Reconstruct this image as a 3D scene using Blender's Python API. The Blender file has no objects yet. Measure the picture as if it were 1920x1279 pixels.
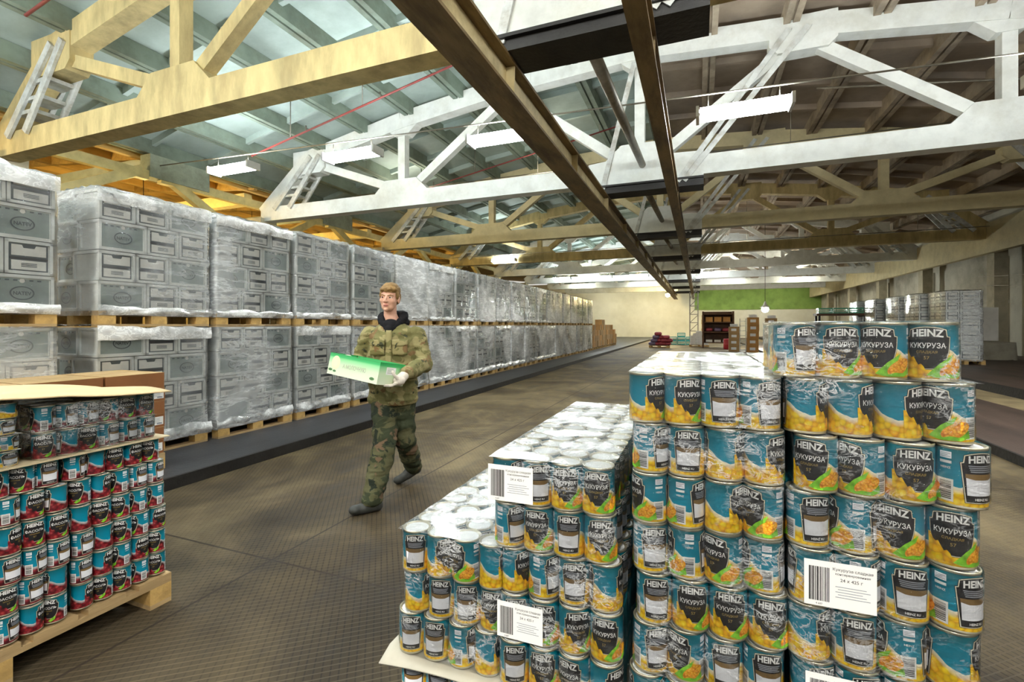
import bpy, bmesh, math, random
from mathutils import Vector, Matrix, noise
random.seed(11)
R = math.radians
SC = bpy.context.scene
COL = SC.collection
# ------------------------------------------------------------------ camera, world, exposure
F_PX, HORIZON = 890.0, 610.0
YAW = R(21.47)
EYE = 1.40
cam_d = bpy.data.cameras.new('camera'); cam = bpy.data.objects.new('camera', cam_d); COL.objects.link(cam)
cam_d.sensor_fit = 'HORIZONTAL'; cam_d.sensor_width = 36.0; cam_d.lens = 36.0*F_PX/1920.0
cam_d.shift_y = -(639.5-HORIZON)/1920.0
cam_d.clip_start = 0.05; cam_d.clip_end = 300
cam.location = (0, 0, EYE); cam.rotation_euler = (R(90), 0, YAW)
SC.camera = cam
world = bpy.data.worlds.new('world'); SC.world = world; world.use_nodes = True
bg = world.node_tree.nodes['Background']; bg.inputs[0].default_value = (1.0, 0.97, 0.90, 1); bg.inputs[1].default_value = 0.55
SC.view_settings.view_transform = 'Standard'; SC.view_settings.look = 'None'; SC.view_settings.gamma = 1.0
SC.view_settings.use_curve_mapping = False; SC.view_settings.exposure = 0.4
SC.cycles.use_denoising = True
SC.cycles.max_bounces = 8; SC.cycles.diffuse_bounces = 4; SC.cycles.glossy_bounces = 3
SC.cycles.transparent_max_bounces = 24; SC.cycles.transmission_bounces = 3
SC.cycles.sample_clamp_indirect = 6.0
SC.cycles.caustics_reflective = False; SC.cycles.caustics_refractive = False
LAMP_COOL = 68.0      # emission of the cool tubes
LAMP_WARM = 30.0

# ------------------------------------------------------------------ materials
MATS = {}
def nt_new(name):
    m = bpy.data.materials.new(name); m.use_nodes = True
    nt = m.node_tree; b = nt.nodes['Principled BSDF']
    MATS[name] = m
    return m, nt, b
def N(nt, typ, **kw):
    n = nt.nodes.new(typ)
    for k, v in kw.items():
        if k.startswith('i_'):
            key = k[2:]
            key = int(key) if key.isdigit() else key.replace('_', ' ')
            n.inputs[key].default_value = v
        else: setattr(n, k, v)
    return n
def ramp(nt, stops, interp='LINEAR'):
    r = nt.nodes.new('ShaderNodeValToRGB'); r.color_ramp.interpolation = interp
    el = r.color_ramp.elements
    while len(el) < len(stops): el.new(0.5)
    for e, (p, c) in zip(el, stops): e.position = p; e.color = (*c, 1) if len(c) == 3 else c
    return r
def math_n(nt, op, a, b=None, c=None, clamp=False):
    n = nt.nodes.new('ShaderNodeMath'); n.operation = op; n.use_clamp = clamp
    for i, v in enumerate((a, b, c)):
        if v is None: continue
        if isinstance(v, (int, float)): n.inputs[i].default_value = v
        else: nt.links.new(v, n.inputs[i])
    return n.outputs[0]
def mixc(nt, fac, a, b, mode='MIX'):
    n = nt.nodes.new('ShaderNodeMix'); n.data_type = 'RGBA'; n.blend_type = mode
    for sock, v in ((n.inputs[0], fac), (n.inputs[6], a), (n.inputs[7], b)):
        if isinstance(v, (int, float)): sock.default_value = v
        elif isinstance(v, (tuple, list)): sock.default_value = (*v[:3], 1)
        else: nt.links.new(v, sock)
    return n.outputs[2]
def obj_coords(nt): return nt.nodes.new('ShaderNodeTexCoord').outputs['Object']
def world_pos(nt): return nt.nodes.new('ShaderNodeNewGeometry').outputs['Position']
def scaled(nt, v, s):
    n = nt.nodes.new('ShaderNodeVectorMath'); n.operation = 'MULTIPLY'; nt.links.new(v, n.inputs[0])
    n.inputs[1].default_value = s if isinstance(s, (tuple, list)) else (s, s, s); return n.outputs[0]

def simple(name, col, rough=0.6, metal=0.0, var=0.12, scale=6.0, bump=0.0, dirt=None, streak=None, spec=0.5, bscale=None, coord='obj'):
    """a surface with mottling, optional dirt colour and bump"""
    m, nt, b = nt_new(name)
    co = obj_coords(nt) if coord == 'obj' else world_pos(nt)
    if streak: co2 = scaled(nt, co, streak)
    else: co2 = co
    nz = N(nt, 'ShaderNodeTexNoise', i_Scale=scale, i_Detail=5.0, i_Roughness=0.6); nt.links.new(co2, nz.inputs['Vector'])
    lo = tuple(max(0, c*(1-var*2)) for c in col); hi = tuple(min(1, c*(1+var*1.4)) for c in col)
    r = ramp(nt, [(0.3, lo), (0.5, col), (0.72, hi)]); nt.links.new(nz.outputs[0], r.inputs[0])
    out = r.outputs[0]
    if dirt:
        n2 = N(nt, 'ShaderNodeTexNoise', i_Scale=scale*0.45, i_Detail=6.0, i_Roughness=0.7); nt.links.new(co2, n2.inputs['Vector'])
        r2 = ramp(nt, [(0.48, (0, 0, 0)), (0.68, (1, 1, 1))]); nt.links.new(n2.outputs[0], r2.inputs[0])
        out = mixc(nt, math_n(nt, 'MULTIPLY', r2.outputs[0], dirt[1]), out, dirt[0])
    nt.links.new(out, b.inputs['Base Color'])
    b.inputs['Roughness'].default_value = rough; b.inputs['Metallic'].default_value = metal
    b.inputs['Specular IOR Level'].default_value = spec
    if bump:
        n3 = N(nt, 'ShaderNodeTexNoise', i_Scale=bscale or scale*4, i_Detail=4.0); nt.links.new(co2, n3.inputs['Vector'])
        bp = N(nt, 'ShaderNodeBump', i_Strength=bump, i_Distance=0.02); nt.links.new(n3.outputs[0], bp.inputs['Height'])
        nt.links.new(bp.outputs[0], b.inputs['Normal'])
    return m
def emissive(name, col, strength):
    m, nt, b = nt_new(name)
    b.inputs['Base Color'].default_value = (*col, 1)
    b.inputs['Emission Color'].default_value = (*col, 1); b.inputs['Emission Strength'].default_value = strength
    return m

# ------------------------------------------------------------------ mesh helpers
class MB:
    def __init__(self): self.v = []; self.f = []; self.mi = []; self.sm = []
    def add(self, vs, fs, mi=0, smooth=False):
        o = len(self.v); self.v += [tuple(p) for p in vs]
        for f in fs: self.f.append(tuple(i+o for i in f)); self.mi.append(mi); self.sm.append(smooth)
    def box(self, x0, x1, y0, y1, z0, z1, mi=0):
        vs = [(x0,y0,z0),(x1,y0,z0),(x1,y1,z0),(x0,y1,z0),(x0,y0,z1),(x1,y0,z1),(x1,y1,z1),(x0,y1,z1)]
        self.add(vs, [(3,2,1,0),(4,5,6,7),(0,1,5,4),(1,2,6,5),(2,3,7,6),(3,0,4,7)], mi)
    def cbox(self, c, s, mi=0):
        self.box(c[0]-s[0]/2, c[0]+s[0]/2, c[1]-s[1]/2, c[1]+s[1]/2, c[2]-s[2]/2, c[2]+s[2]/2, mi)
    def beam(self, p0, p1, w, h, up=(0,0,1), mi=0):
        """rectangular bar from p0 to p1; h is measured along up, w across"""
        p0, p1 = Vector(p0), Vector(p1); d = (p1-p0).normalized(); up = Vector(up)
        s = d.cross(up)
        if s.length < 1e-5: s = d.cross(Vector((1,0,0)))
        s.normalize(); u = s.cross(d).normalized()
        vs = []
        for p in (p0, p1):
            for a, b2 in ((-1,-1),(1,-1),(1,1),(-1,1)): vs.append(p + s*(a*w/2) + u*(b2*h/2))
        self.add(vs, [(3,2,1,0),(4,5,6,7),(0,1,5,4),(1,2,6,5),(2,3,7,6),(3,0,4,7)], mi)
    def tube(self, pts, r, n=10, mi=0, caps=True):
        pts = [Vector(p) for p in pts]; k = len(pts); rs = r if isinstance(r, (list, tuple)) else [r]*k
        o = []; 
        for i, p in enumerate(pts):
            d = (pts[min(i+1,k-1)]-pts[max(i-1,0)]).normalized()
            a = d.cross(Vector((0,0,1)));
            if a.length < 1e-4: a = d.cross(Vector((1,0,0)))
            a.normalize(); b = a.cross(d).normalized()
            for j in range(n):
                t = 2*math.pi*j/n; o.append(p + (a*math.cos(t)+b*math.sin(t))*rs[i])
        fs = []
        for i in range(k-1):
            for j in range(n): fs.append((i*n+j, i*n+(j+1)%n, (i+1)*n+(j+1)%n, (i+1)*n+j))
        if caps: fs += [tuple(range(n-1,-1,-1)), tuple((k-1)*n+j for j in range(n))]
        self.add(o, fs, mi, True)
    def prism(self, poly, axis, a0, a1, mi=0):
        """extrude a 2-D polygon along axis: 'x' -> poly is (y,z); 'y' -> (x,z); 'z' -> (x,y)"""
        def mk(p, a): return {'x': (a,p[0],p[1]), 'y': (p[0],a,p[1]), 'z': (p[0],p[1],a)}[axis]
        n = len(poly); vs = [mk(p,a0) for p in poly]+[mk(p,a1) for p in poly]
        fs = [tuple(range(n-1,-1,-1)), tuple(range(n,2*n))]+[(i,(i+1)%n,n+(i+1)%n,n+i) for i in range(n)]
        self.add(vs, fs, mi)
    def lathe(self, prof, n=24, mi=0, smooth=True, c=(0,0,0)):
        vs = []; fs = []
        for (r, z) in prof:
            for j in range(n):
                t = 2*math.pi*j/n; vs.append((c[0]+r*math.cos(t), c[1]+r*math.sin(t), c[2]+z))
        for i in range(len(prof)-1):
            for j in range(n): fs.append((i*n+j, i*n+(j+1)%n, (i+1)*n+(j+1)%n, (i+1)*n+j))
        if prof[0][0] > 1e-6: fs.append(tuple(range(n-1,-1,-1)))
        if prof[-1][0] > 1e-6: fs.append(tuple((len(prof)-1)*n+j for j in range(n)))
        self.add(vs, fs, mi, smooth)
    def grid(self, fn, nu, nv, mi=0, smooth=True):
        vs = [fn(i/nu, j/nv) for j in range(nv+1) for i in range(nu+1)]
        fs = [(j*(nu+1)+i, j*(nu+1)+i+1, (j+1)*(nu+1)+i+1, (j+1)*(nu+1)+i) for j in range(nv) for i in range(nu)]
        self.add(vs, fs, mi, smooth)
    def mesh(self, name, mats, fix=True):
        me = bpy.data.meshes.new(name); me.from_pydata(self.v, [], self.f)
        for m in (mats if isinstance(mats, (list, tuple)) else [mats]): me.materials.append(m)
        me.polygons.foreach_set('material_index', self.mi); me.polygons.foreach_set('use_smooth', self.sm)
        if fix:
            bm = bmesh.new(); bm.from_mesh(me); bmesh.ops.recalc_face_normals(bm, faces=bm.faces); bm.to_mesh(me); bm.free()
        me.update(); return me
    def obj(self, name, mats, parent=None, loc=(0,0,0), rot=(0,0,0), **kw):
        return inst(name, self.mesh(name, mats, kw.get('fix', True)), parent, loc, rot)
def inst(name, me, parent=None, loc=(0,0,0), rot=(0,0,0)):
    o = bpy.data.objects.new(name, me); COL.objects.link(o)
    o.location = loc; o.rotation_euler = rot
    if parent is not None: o.parent = parent
    return o
def tag(o, label, cat, group=None, kind=None):
    o['label'] = label; o['category'] = cat
    if group: o['group'] = group
    if kind: o['kind'] = kind
    return o
def empty(name, loc=(0,0,0), rot=(0,0,0)):
    o = bpy.data.objects.new(name, None); COL.objects.link(o); o.location = loc; o.rotation_euler = rot
    o.empty_display_size = 0.1; return o
def structure(o, label=None):
    o['kind'] = 'structure'
    if label: o['label'] = label
    return o
def bevel(me, w, seg=1):
    bm = bmesh.new(); bm.from_mesh(me)
    bmesh.ops.bevel(bm, geom=[e for e in bm.edges if e.is_manifold and e.calc_face_angle(0) > 0.5], offset=w, segments=seg, affect='EDGES', clamp_overlap=True)
    bm.to_mesh(me); bm.free(); return me
ORD = ['first','second','third','fourth','fifth','sixth','seventh','eighth','ninth','tenth','eleventh','twelfth','thirteenth',
       'fourteenth','fifteenth','sixteenth','seventeenth','eighteenth','nineteenth','twentieth','twenty-first','twenty-second']
_TXT = {}
def text_mesh(body, size=1.0, bold=0.0, sx=1.0):
    """flat triangulated lettering centred on x, baseline at 0, as (verts, faces, width)"""
    key = (body, bold)
    if key not in _TXT:
        c = bpy.data.curves.new('t', 'FONT'); c.body = body; c.size = 1.0; c.align_x = 'CENTER'; c.offset = bold
        c.resolution_u = 2
        o = bpy.data.objects.new('t', c); COL.objects.link(o)
        bpy.context.view_layer.update()
        me = bpy.data.meshes.new_from_object(o.evaluated_get(bpy.context.evaluated_depsgraph_get()))
        _TXT[key] = ([tuple(v.co) for v in me.vertices], [tuple(p.vertices) for p in me.polygons])
        bpy.data.objects.remove(o); bpy.data.curves.remove(c); bpy.data.meshes.remove(me)
    vs, fs = _TXT[key]
    return [(v[0]*size*sx, v[1]*size) for v in vs], fs
# ------------------------------------------------------------------ building materials
concrete_white = simple('white_concrete', (0.74, 0.76, 0.72), 0.8, var=0.06, scale=3, dirt=((0.42, 0.40, 0.30), 0.35), bump=0.15)
concrete_gold = simple('warm_lit_concrete', (0.56, 0.45, 0.21), 0.8, var=0.16, scale=4, streak=(1, 1, .3), dirt=((0.36, 0.27, 0.12), 0.75), bump=0.2)  # warm lamp light on the trusses put into this gold
concrete_pale = simple('pale_grey_concrete', (0.60, 0.61, 0.56), 0.8, var=0.08, scale=3, dirt=((0.38, 0.36, 0.26), 0.4), bump=0.15)
concrete_cream = simple('cream_concrete', (0.60, 0.53, 0.32), 0.8, var=0.08, scale=3, dirt=((0.42, 0.36, 0.2), 0.4), bump=0.2)  # cream also carries the warm light falling on the trusses
concrete_grey = simple('grey_green_concrete', (0.36, 0.40, 0.31), 0.85, var=0.12, scale=3, dirt=((0.16, 0.17, 0.12), 0.6), bump=0.25)
concrete_tan = simple('tan_concrete', (0.46, 0.42, 0.30), 0.85, var=0.1, scale=2, dirt=((0.22, 0.19, 0.12), 0.6), bump=0.2)
wall_plaster = simple('aged_plaster', (0.55, 0.53, 0.44), 0.9, var=0.1, scale=0.8, dirt=((0.20, 0.18, 0.12), 0.7), bump=0.2, coord='world')
wall_cream = simple('cream_plaster', (0.80, 0.78, 0.66), 0.9, var=0.05, scale=0.5, dirt=((0.55, 0.52, 0.36), 0.4), coord='world')
wall_green_lit = simple('green_light_tint', (0.24, 0.38, 0.09), 0.85, var=0.15, scale=0.9, dirt=((0.16, 0.22, 0.06), 0.6), coord='world')
roof_mat = simple('roof_panel', (0.40, 0.48, 0.44), 0.8, var=0.08, scale=1.2, dirt=((0.26, 0.31, 0.27), 0.55), bump=0.15, coord='world')
rib_mat = simple('roof_rib', (0.20, 0.25, 0.20), 0.85, var=0.12, scale=2.0, dirt=((0.12, 0.13, 0.09), 0.7), bump=0.2, coord='world')
roof_brown = simple('brown_roof_panel', (0.34, 0.27, 0.20), 0.8, var=0.12, scale=1.2, dirt=((0.20, 0.17, 0.15), 0.6), bump=0.15, coord='world')
wood_warm = simple('annex_timber', (0.62, 0.42, 0.13), 0.7, var=0.15, scale=4, streak=(1, 0.2, 1), dirt=((0.3, 0.17, 0.05), 0.5))
beam_teal = simple('pale_green_concrete', (0.50, 0.57, 0.48), 0.8, var=0.08, scale=3, dirt=((0.3, 0.32, 0.2), 0.4))
brace_mat = simple('yellow_brace', (0.74, 0.62, 0.28), 0.7, var=0.08, scale=4, dirt=((0.4, 0.32, 0.12), 0.4))
steel_rust = simple('rusty_steel', (0.20, 0.135, 0.055), 0.55, metal=0.3, var=0.25, scale=5, streak=(1, 0.25, 1), dirt=((0.06, 0.035, 0.015), 0.8), bump=0.3)
steel_web = simple('lit_girder_web', (0.60, 0.49, 0.26), 0.6, metal=0.1, var=0.12, scale=3, dirt=((0.22, 0.16, 0.07), 0.6), bump=0.2)  # light falling on the web put into its pale colour
steel_black = simple('blackened_steel', (0.018, 0.016, 0.014), 0.6, metal=0.2, var=0.2, scale=5, bump=0.3)
steel_grey = simple('pale_painted_steel', (0.58, 0.60, 0.57), 0.5, var=0.12, scale=6, dirt=((0.25, 0.2, 0.13), 0.6))
steel_dark = simple('dull_steel_pipe', (0.22, 0.20, 0.16), 0.45, metal=0.5, var=0.15, scale=5)
pipe_red = simple('red_pipe_paint', (0.19, 0.03, 0.025), 0.5, var=0.1, scale=8)
black_mat = simple('matt_black', (0.02, 0.02, 0.02), 0.7, var=0.1)
lamp_tube = emissive('lamp_diffuser', (0.90, 0.97, 1.0), LAMP_COOL)
lamp_warm = emissive('warm_bulb', (1.0, 0.80, 0.36), LAMP_WARM)
lamp_case = simple('lamp_housing', (0.7, 0.72, 0.72), 0.4, var=0.03)

# floor: worn diamond-tread slabs
def floor_material():
    m, nt, b = nt_new('tread_floor')
    p = world_pos(nt); sp = N(nt, 'ShaderNodeSeparateXYZ'); nt.links.new(p, sp.inputs[0]); X, Y = sp.outputs[0], sp.outputs[1]
    def line(expr, period, width):
        fr = math_n(nt, 'FRACT', math_n(nt, 'DIVIDE', expr, period))
        d = math_n(nt, 'ABSOLUTE', math_n(nt, 'SUBTRACT', fr, 0.5))
        return math_n(nt, 'GREATER_THAN', d, 0.5-width)
    a = math_n(nt, 'ADD', math_n(nt, 'MULTIPLY', X, 0.80), math_n(nt, 'MULTIPLY', Y, 0.60))
    c = math_n(nt, 'SUBTRACT', math_n(nt, 'MULTIPLY', X, 0.62), math_n(nt, 'MULTIPLY', Y, 0.78))
    la, lc = line(a, 0.033, 0.11), line(c, 0.033, 0.09)
    tread = math_n(nt, 'MAXIMUM', la, lc)
    n1 = N(nt, 'ShaderNodeTexNoise', i_Scale=0.75, i_Detail=6.0, i_Roughness=0.62, i_Distortion=0.6); nt.links.new(p, n1.inputs['Vector'])
    n2 = N(nt, 'ShaderNodeTexNoise', i_Scale=5.0, i_Detail=8.0, i_Roughness=0.7)
    nt.links.new(scaled(nt, p, (1.0, 0.35, 1)), n2.inputs['Vector'])
    base = ramp(nt, [(0.36, (0.022, 0.015, 0.008)), (0.47, (0.078, 0.055, 0.026)), (0.56, (0.145, 0.108, 0.055)), (0.70, (0.24, 0.185, 0.10))])
    nt.links.new(math_n(nt, 'ADD', math_n(nt, 'MULTIPLY', n1.outputs[0], 0.62), math_n(nt, 'MULTIPLY', n2.outputs[0], 0.40)), base.inputs[0])
    # worn areas lose the tread
    wear = ramp(nt, [(0.42, (1, 1, 1)), (0.62, (0.25, 0.25, 0.25))]); nt.links.new(n1.outputs[0], wear.inputs[0])
    dist = N(nt, 'ShaderNodeMapRange', i_1=3.6, i_2=6.5, i_3=1.0, i_4=0.0); nt.links.new(Y, dist.inputs[0])
    treadf = math_n(nt, 'MULTIPLY', math_n(nt, 'MULTIPLY', tread, wear.outputs[0]), dist.outputs[0])
    col = mixc(nt, math_n(nt, 'MULTIPLY', treadf, 0.75), base.outputs[0], (0.012, 0.009, 0.006))
    # near the entrance the slabs are bare steel tread plates, further in worn concrete
    plate = N(nt, 'ShaderNodeMapRange', i_1=1.5, i_2=4.8, i_3=1.0, i_4=0.0); nt.links.new(math_n(nt, 'ADD', Y, math_n(nt, 'MULTIPLY_ADD', n1.outputs[0], 3.0, -1.5)), plate.inputs[0])
    col = mixc(nt, math_n(nt, 'MULTIPLY', plate.outputs[0], 0.95), col, mixc(nt, math_n(nt, 'MULTIPLY_ADD', lc, -0.55, 0.72), mixc(nt, math_n(nt, 'MULTIPLY', lc, 0.5), col, (0.12, 0.095, 0.065)), (0.007, 0.0055, 0.004)))  # tread lines lightened here to paint metal glints
    # slab joints
    jx = line(math_n(nt, 'ADD', X, 2.37), 3.0, 0.0026)
    jy = line(math_n(nt, 'ADD', Y, -2.11), 3.2, 0.0024)
    j = math_n(nt, 'MAXIMUM', jx, jy)
    col = mixc(nt, math_n(nt, 'MULTIPLY', j, 0.85), col, (0.022, 0.015, 0.01))
    nt.links.new(col, b.inputs['Base Color'])
    rr = ramp(nt, [(0.3, (0.55,)*3), (0.7, (0.80,)*3)]); nt.links.new(n2.outputs[0], rr.inputs[0]); nt.links.new(rr.outputs[0], b.inputs['Roughness'])
    h = math_n(nt, 'SUBTRACT', math_n(nt, 'MULTIPLY', n2.outputs[0], 0.4), math_n(nt, 'ADD', math_n(nt, 'MULTIPLY', treadf, 0.5), j))
    b.inputs['Specular IOR Level'].default_value = 0.28
    bp = N(nt, 'ShaderNodeBump', i_Strength=0.8, i_Distance=0.006); nt.links.new(h, bp.inputs['Height']); nt.links.new(bp.outputs[0], b.inputs['Normal'])
    return m
floor_mat = floor_material()
rubber_mat = simple('dark_platform_surface', (0.032, 0.033, 0.037), 0.5, var=0.25, scale=2.5, streak=(1.0, 0.25, 1), bump=0.25, bscale=60, coord='world')
brown_plate = simple('brown_platform_surface', (0.085, 0.055, 0.042), 0.5, var=0.25, scale=2.5, streak=(1.0, 0.25, 1), bump=0.25, bscale=60, coord='world')
tan_strip = simple('tan_floor_strip', (0.33, 0.25, 0.13), 0.7, var=0.2, scale=2.0, dirt=((0.12, 0.08, 0.04), 0.6), coord='world')

YEND = 54.0
CX = -1.25
mb = MB(); mb.box(-26, 11.3, -6, YEND, -0.2, 0.0); structure(mb.obj('floor', floor_mat))
mb = MB(); mb.box(-26, -4.2, -6, YEND, 0.0, 0.10, 0); mb.box(-4.2, -4.17, -6, YEND, 0.0, 0.104, 1)
structure(mb.obj('floor_left', [rubber_mat, steel_black]), 'dark raised platform strip under the row of crate pallets')
mb = MB(); mb.box(3.0, 4.6, -6, YEND, 0.0, 0.10, 0); mb.box(2.97, 3.0, -6, YEND, 0.0, 0.104, 1)
mb.box(4.6, 5.35, -6, YEND, 0.0, 0.09, 2); mb.box(5.35, 11.3, -6, YEND, 0.0, 0.26, 0); mb.box(5.32, 5.35, -6, YEND, 0.0, 0.265, 1)
structure(mb.obj('floor_right', [brown_plate, steel_black, tan_strip]), 'brown raised platform along the wall side of the hall')

# walls
mb = MB(); mb.box(-26, 11.3, YEND, YEND+0.3, 0, 6.2, 0); structure(mb.obj('wall_back', wall_cream))
mb = MB(); mb.box(-0.4, 11.3, YEND-0.06, YEND, 3.0, 6.2, 0); structure(mb.obj('trim_1', wall_green_lit), 'upper band of the far end wall coloured as green-lit')  # green light on the wall put into this band's colour
mb = MB(); mb.box(11.1, 11.4, -6, YEND, 0, 6.8, 0)
for k in range(9):
    y0 = 5.1+6.1*k-6.1
    mb.box(11.02, 11.1, y0+0.6, y0+5.5, 2.35, 4.05, 0); mb.box(11.02, 11.1, y0+0.6, y0+5.5, 0.26, 2.25, 0)
structure(mb.obj('wall_right', wall_plaster))
mb = MB(); mb.box(-26.3, -26, -6, YEND, 0, 7.6, 0); structure(mb.obj('wall_left', simple('ochre_plaster', (0.5, 0.38, 0.16), 0.9, var=0.12, scale=0.7, coord='world')))

# roof
PROF = [(-12.3, 6.2), (-9.65, 6.85), (-6.4, 7.45), (-3.2, 7.85), (0, 8.05), (3.2, 7.85), (6.4, 7.45), (9.65, 6.85), (12.4, 6.2)]
def zroof(xr):
    for (a, za), (b, zb) in zip(PROF, PROF[1:]):
        if a <= xr <= b: return za+(zb-za)*(xr-a)/(b-a)
    return PROF[0][1]
TY = [5.1+6.1*k for k in range(-1, 8)]
mb = MB()
xs = sorted(set([p[0] for p in PROF]))
for a, b2 in zip(xs, xs[1:]):
    za, zb = zroof(a), zroof(b2)
    mi = 0 if (a+b2)/2 < 0.5 else 2
    mb.add([(CX+a,-6,za),(CX+b2,-6,zb),(CX+b2,YEND,zb),(CX+a,YEND,za),(CX+a,-6,za+.1),(CX+b2,-6,zb+.1),(CX+b2,YEND,zb+.1),(CX+a,YEND,za+.1)],
           [(3,2,1,0),(4,5,6,7),(0,1,5,4),(2,3,7,6)], mi)
x = -12.2
while x < 12.3:
    z = zroof(x); mi = 1 if x < 0.5 else 3
    for dx in (-0.085, 0.085): mb.box(CX+x+dx-.06, CX+x+dx+.06, -6, YEND, z-0.34, z+0.02, mi)
    mb.box(CX+x-.03, CX+x+.03, -6, YEND, z-0.28, z+0.02, mi)
    x += 1.52
for k in range(-1, 10):
    for j in range(1, 4):
        y = 5.1+6.1*(k-0)+6.1*j/4.0-0.0
        for a, b2 in zip(xs, xs[1:]):
            mb.beam((CX+a, y, zroof(a)-0.07), (CX+b2, y, zroof(b2)-0.07), 0.10, 0.17, mi=0 if (a+b2)/2 < 0.5 else 2)
structure(mb.obj('ceiling', [roof_mat, rib_mat, roof_brown, simple('brown_roof_rib', (0.40, 0.33, 0.24), 0.85, var=0.15, scale=2.0, dirt=((0.10, 0.085, 0.07), 0.7), coord='world')]))

# trusses -----------------------------------------------------------
ZB = 4.67; HC = 0.42
NODE_T = {-9.65: 6.45, -6.4: 7.05, -3.2: 7.45, 0: 7.65, 3.2: 7.45, 6.4: 7.05, 9.65: 6.45}
def truss(Y, label, cm, first=False):
    r = empty('roof_truss', (CX, Y, ZB)); tag(r, label, 'roof truss', 'concrete roof trusses')
    def part(name, fn, mat):
        m_ = MB(); fn(m_); return m_.obj(name, mat, r)
    def Z(z): return z-ZB
    def bc(m_):
        m_.box(-11.6, 11.6, -.17, .17, 0, HC)
    part('bottom_chord', bc, cm)
    for xr in (-6.4, 6.4):
        part('gusset', lambda m_: m_.prism([(xr-0.85,HC),(xr-0.5,HC+.34),(xr+0.5,HC+.34),(xr+0.85,HC)], 'y', -.16, .16), cm)
    part('gusset', lambda m_: m_.prism([(-1.15,-.06),(1.35,-.06),(1.35,HC+.08),(.72,HC+.1),(.45,HC+.42),(-.4,HC+.42),(-.75,HC+.1),(-1.15,HC+.06)], 'y', -.19, .19), concrete_white if cm is not concrete_gold else concrete_pale)
    def tc(m_):
        pts = [(-11.55, ZB+.25)]+[(x, NODE_T[x]) for x in sorted(NODE_T)]+[(11.55, ZB+.25)]
        for (a, za), (b, zb) in zip(pts, pts[1:]):
            m_.beam((a,0,Z(za)), (b,0,Z(zb)), .32, .44)
        for x in (-6.4, 0, 6.4):
            m_.prism([(x-.55,Z(NODE_T[x])-.12),(x-.2,Z(NODE_T[x])-.42),(x+.2,Z(NODE_T[x])-.42),(x+.55,Z(NODE_T[x])-.12)], 'y', -.14, .14)
        for x in (-9.65, -3.2, 3.2, 9.65):
            m_.prism([(x-.6,Z(NODE_T[x])-.35),(x-.45,Z(NODE_T[x])-.5),(x+.45,Z(NODE_T[x])-.5),(x+.6,Z(NODE_T[x])-.35),(x+.6,Z(NODE_T[x])+.2),(x-.6,Z(NODE_T[x])+.2)], 'y', -.18, .18)
    part('top_chord', tc, cm)
    for x in (-6.4, 0, 6.4):
        part('vertical_post', lambda m_: m_.box(x-.11, x+.11, -.11, .11, HC+.1, Z(NODE_T[x])-.1), cm)
    for s in (-1, 1):
        part('diagonal_strut', lambda m_: m_.beam((s*.55,0,HC+.2), (s*3.1,0,Z(7.2)), .2, .22), cm)
        part('diagonal_strut', lambda m_: m_.beam((s*5.95,0,HC+.2), (s*3.3,0,Z(7.2)), .2, .22), cm)
        part('diagonal_strut', lambda m_: m_.beam((s*6.85,0,HC+.2), (s*9.5,0,Z(6.25)), .2, .22), cm)
        for dy, q in ((-.21, 0), (.21, 0), (-.21, .62), (.21, .62)):
            part('end_leg', lambda m_: m_.beam((s*(11.0-q),dy,HC-.1), (s*(9.55-q*.55),dy,Z(6.45)), .05, .15), steel_grey)
        for q in (.22, .40, .62):
            c = Vector((s*10.69,0,HC)).lerp(Vector((s*9.38,0,Z(6.35))), q)
            part('end_batten', lambda m_: m_.cbox(c, (.56-.2*q,.40,.07)), steel_grey)
    # steel hangers carrying the crane rails
    part('cross_beam', lambda m_: (m_.box(-1.13, 1.35, -.26, .26, -.25, -.20), m_.box(-1.13, 1.35, -.26, .26, -.09, -.05), m_.box(-1.13, 1.35, -.2, -.17, -.2, -.09), m_.box(-1.13, 1.35, .17, .2, -.2, -.09)), steel_black)
    for (x0, x1, z1) in ((-.9, -3.05, 7.4), (-.82, -.1, 7.35), (.82, 2.95, 7.4), (.95, 3.3, 7.4)):
        part('hanger_bar', lambda m_: (m_.beam((x0,-.22,-.12), (x1,-.22,Z(z1)), .012, .11), m_.beam((x0+.05,-.2,-.12), (x1+.05,-.2,Z(z1)), .05, .012)), steel_grey)
    return r
tl = ['cream concrete roof truss crossing overhead, first of the line', 'bright white roof truss under the row of burning tube lamps',
      'cream roof truss just behind the bright white one', 'yellowish roof truss, third behind the row of big tube lamps',
      'pale roof truss further down the hall, fifth of the line', 'white roof truss beside the distant row of lamps',
      'pale roof truss behind the distant row of lamps', 'last roof truss, before the cream end wall']
tm = [concrete_gold, concrete_white, concrete_cream, concrete_gold, concrete_white, concrete_white, concrete_white, concrete_white]
for Yk, l, m_ in zip(TY[1:], tl, tm): truss(Yk, l, m_)

# columns along both sides
cmb = MB(); cmb.box(-.2, .2, -.25, .25, 0, ZB-0.1); cmb.box(-.3, .3, -.3, .3, ZB-.45, ZB-.0); col_me = cmb.mesh('column', concrete_tan)
names = ['under the first truss', 'under the white truss', 'under the truss behind the white one', 'under the fourth truss', 'under the fifth truss', 'under the sixth truss', 'under the seventh truss', 'by the end wall']
for k, Yk in enumerate(TY[1:]):
    o = inst('column', col_me, None, (CX-11.75, Yk, 0.10)); tag(o, 'concrete column behind the crate row '+names[k], 'column', 'columns behind the crates')
    o = inst('column', col_me, None, (CX+11.75, Yk, 0.26)); tag(o, 'pale concrete column against the plaster wall '+names[k], 'column', 'columns along the plaster wall')
mb = MB(); mb.box(CX+11.35, CX+11.75, -6, YEND, 4.62, 5.25); mb.box(CX+11.35, CX+11.6, -6, YEND, 4.12, 4.62)
structure(mb.obj('trim_2', concrete_cream), 'long cream ledge beam along the plaster wall')
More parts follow.
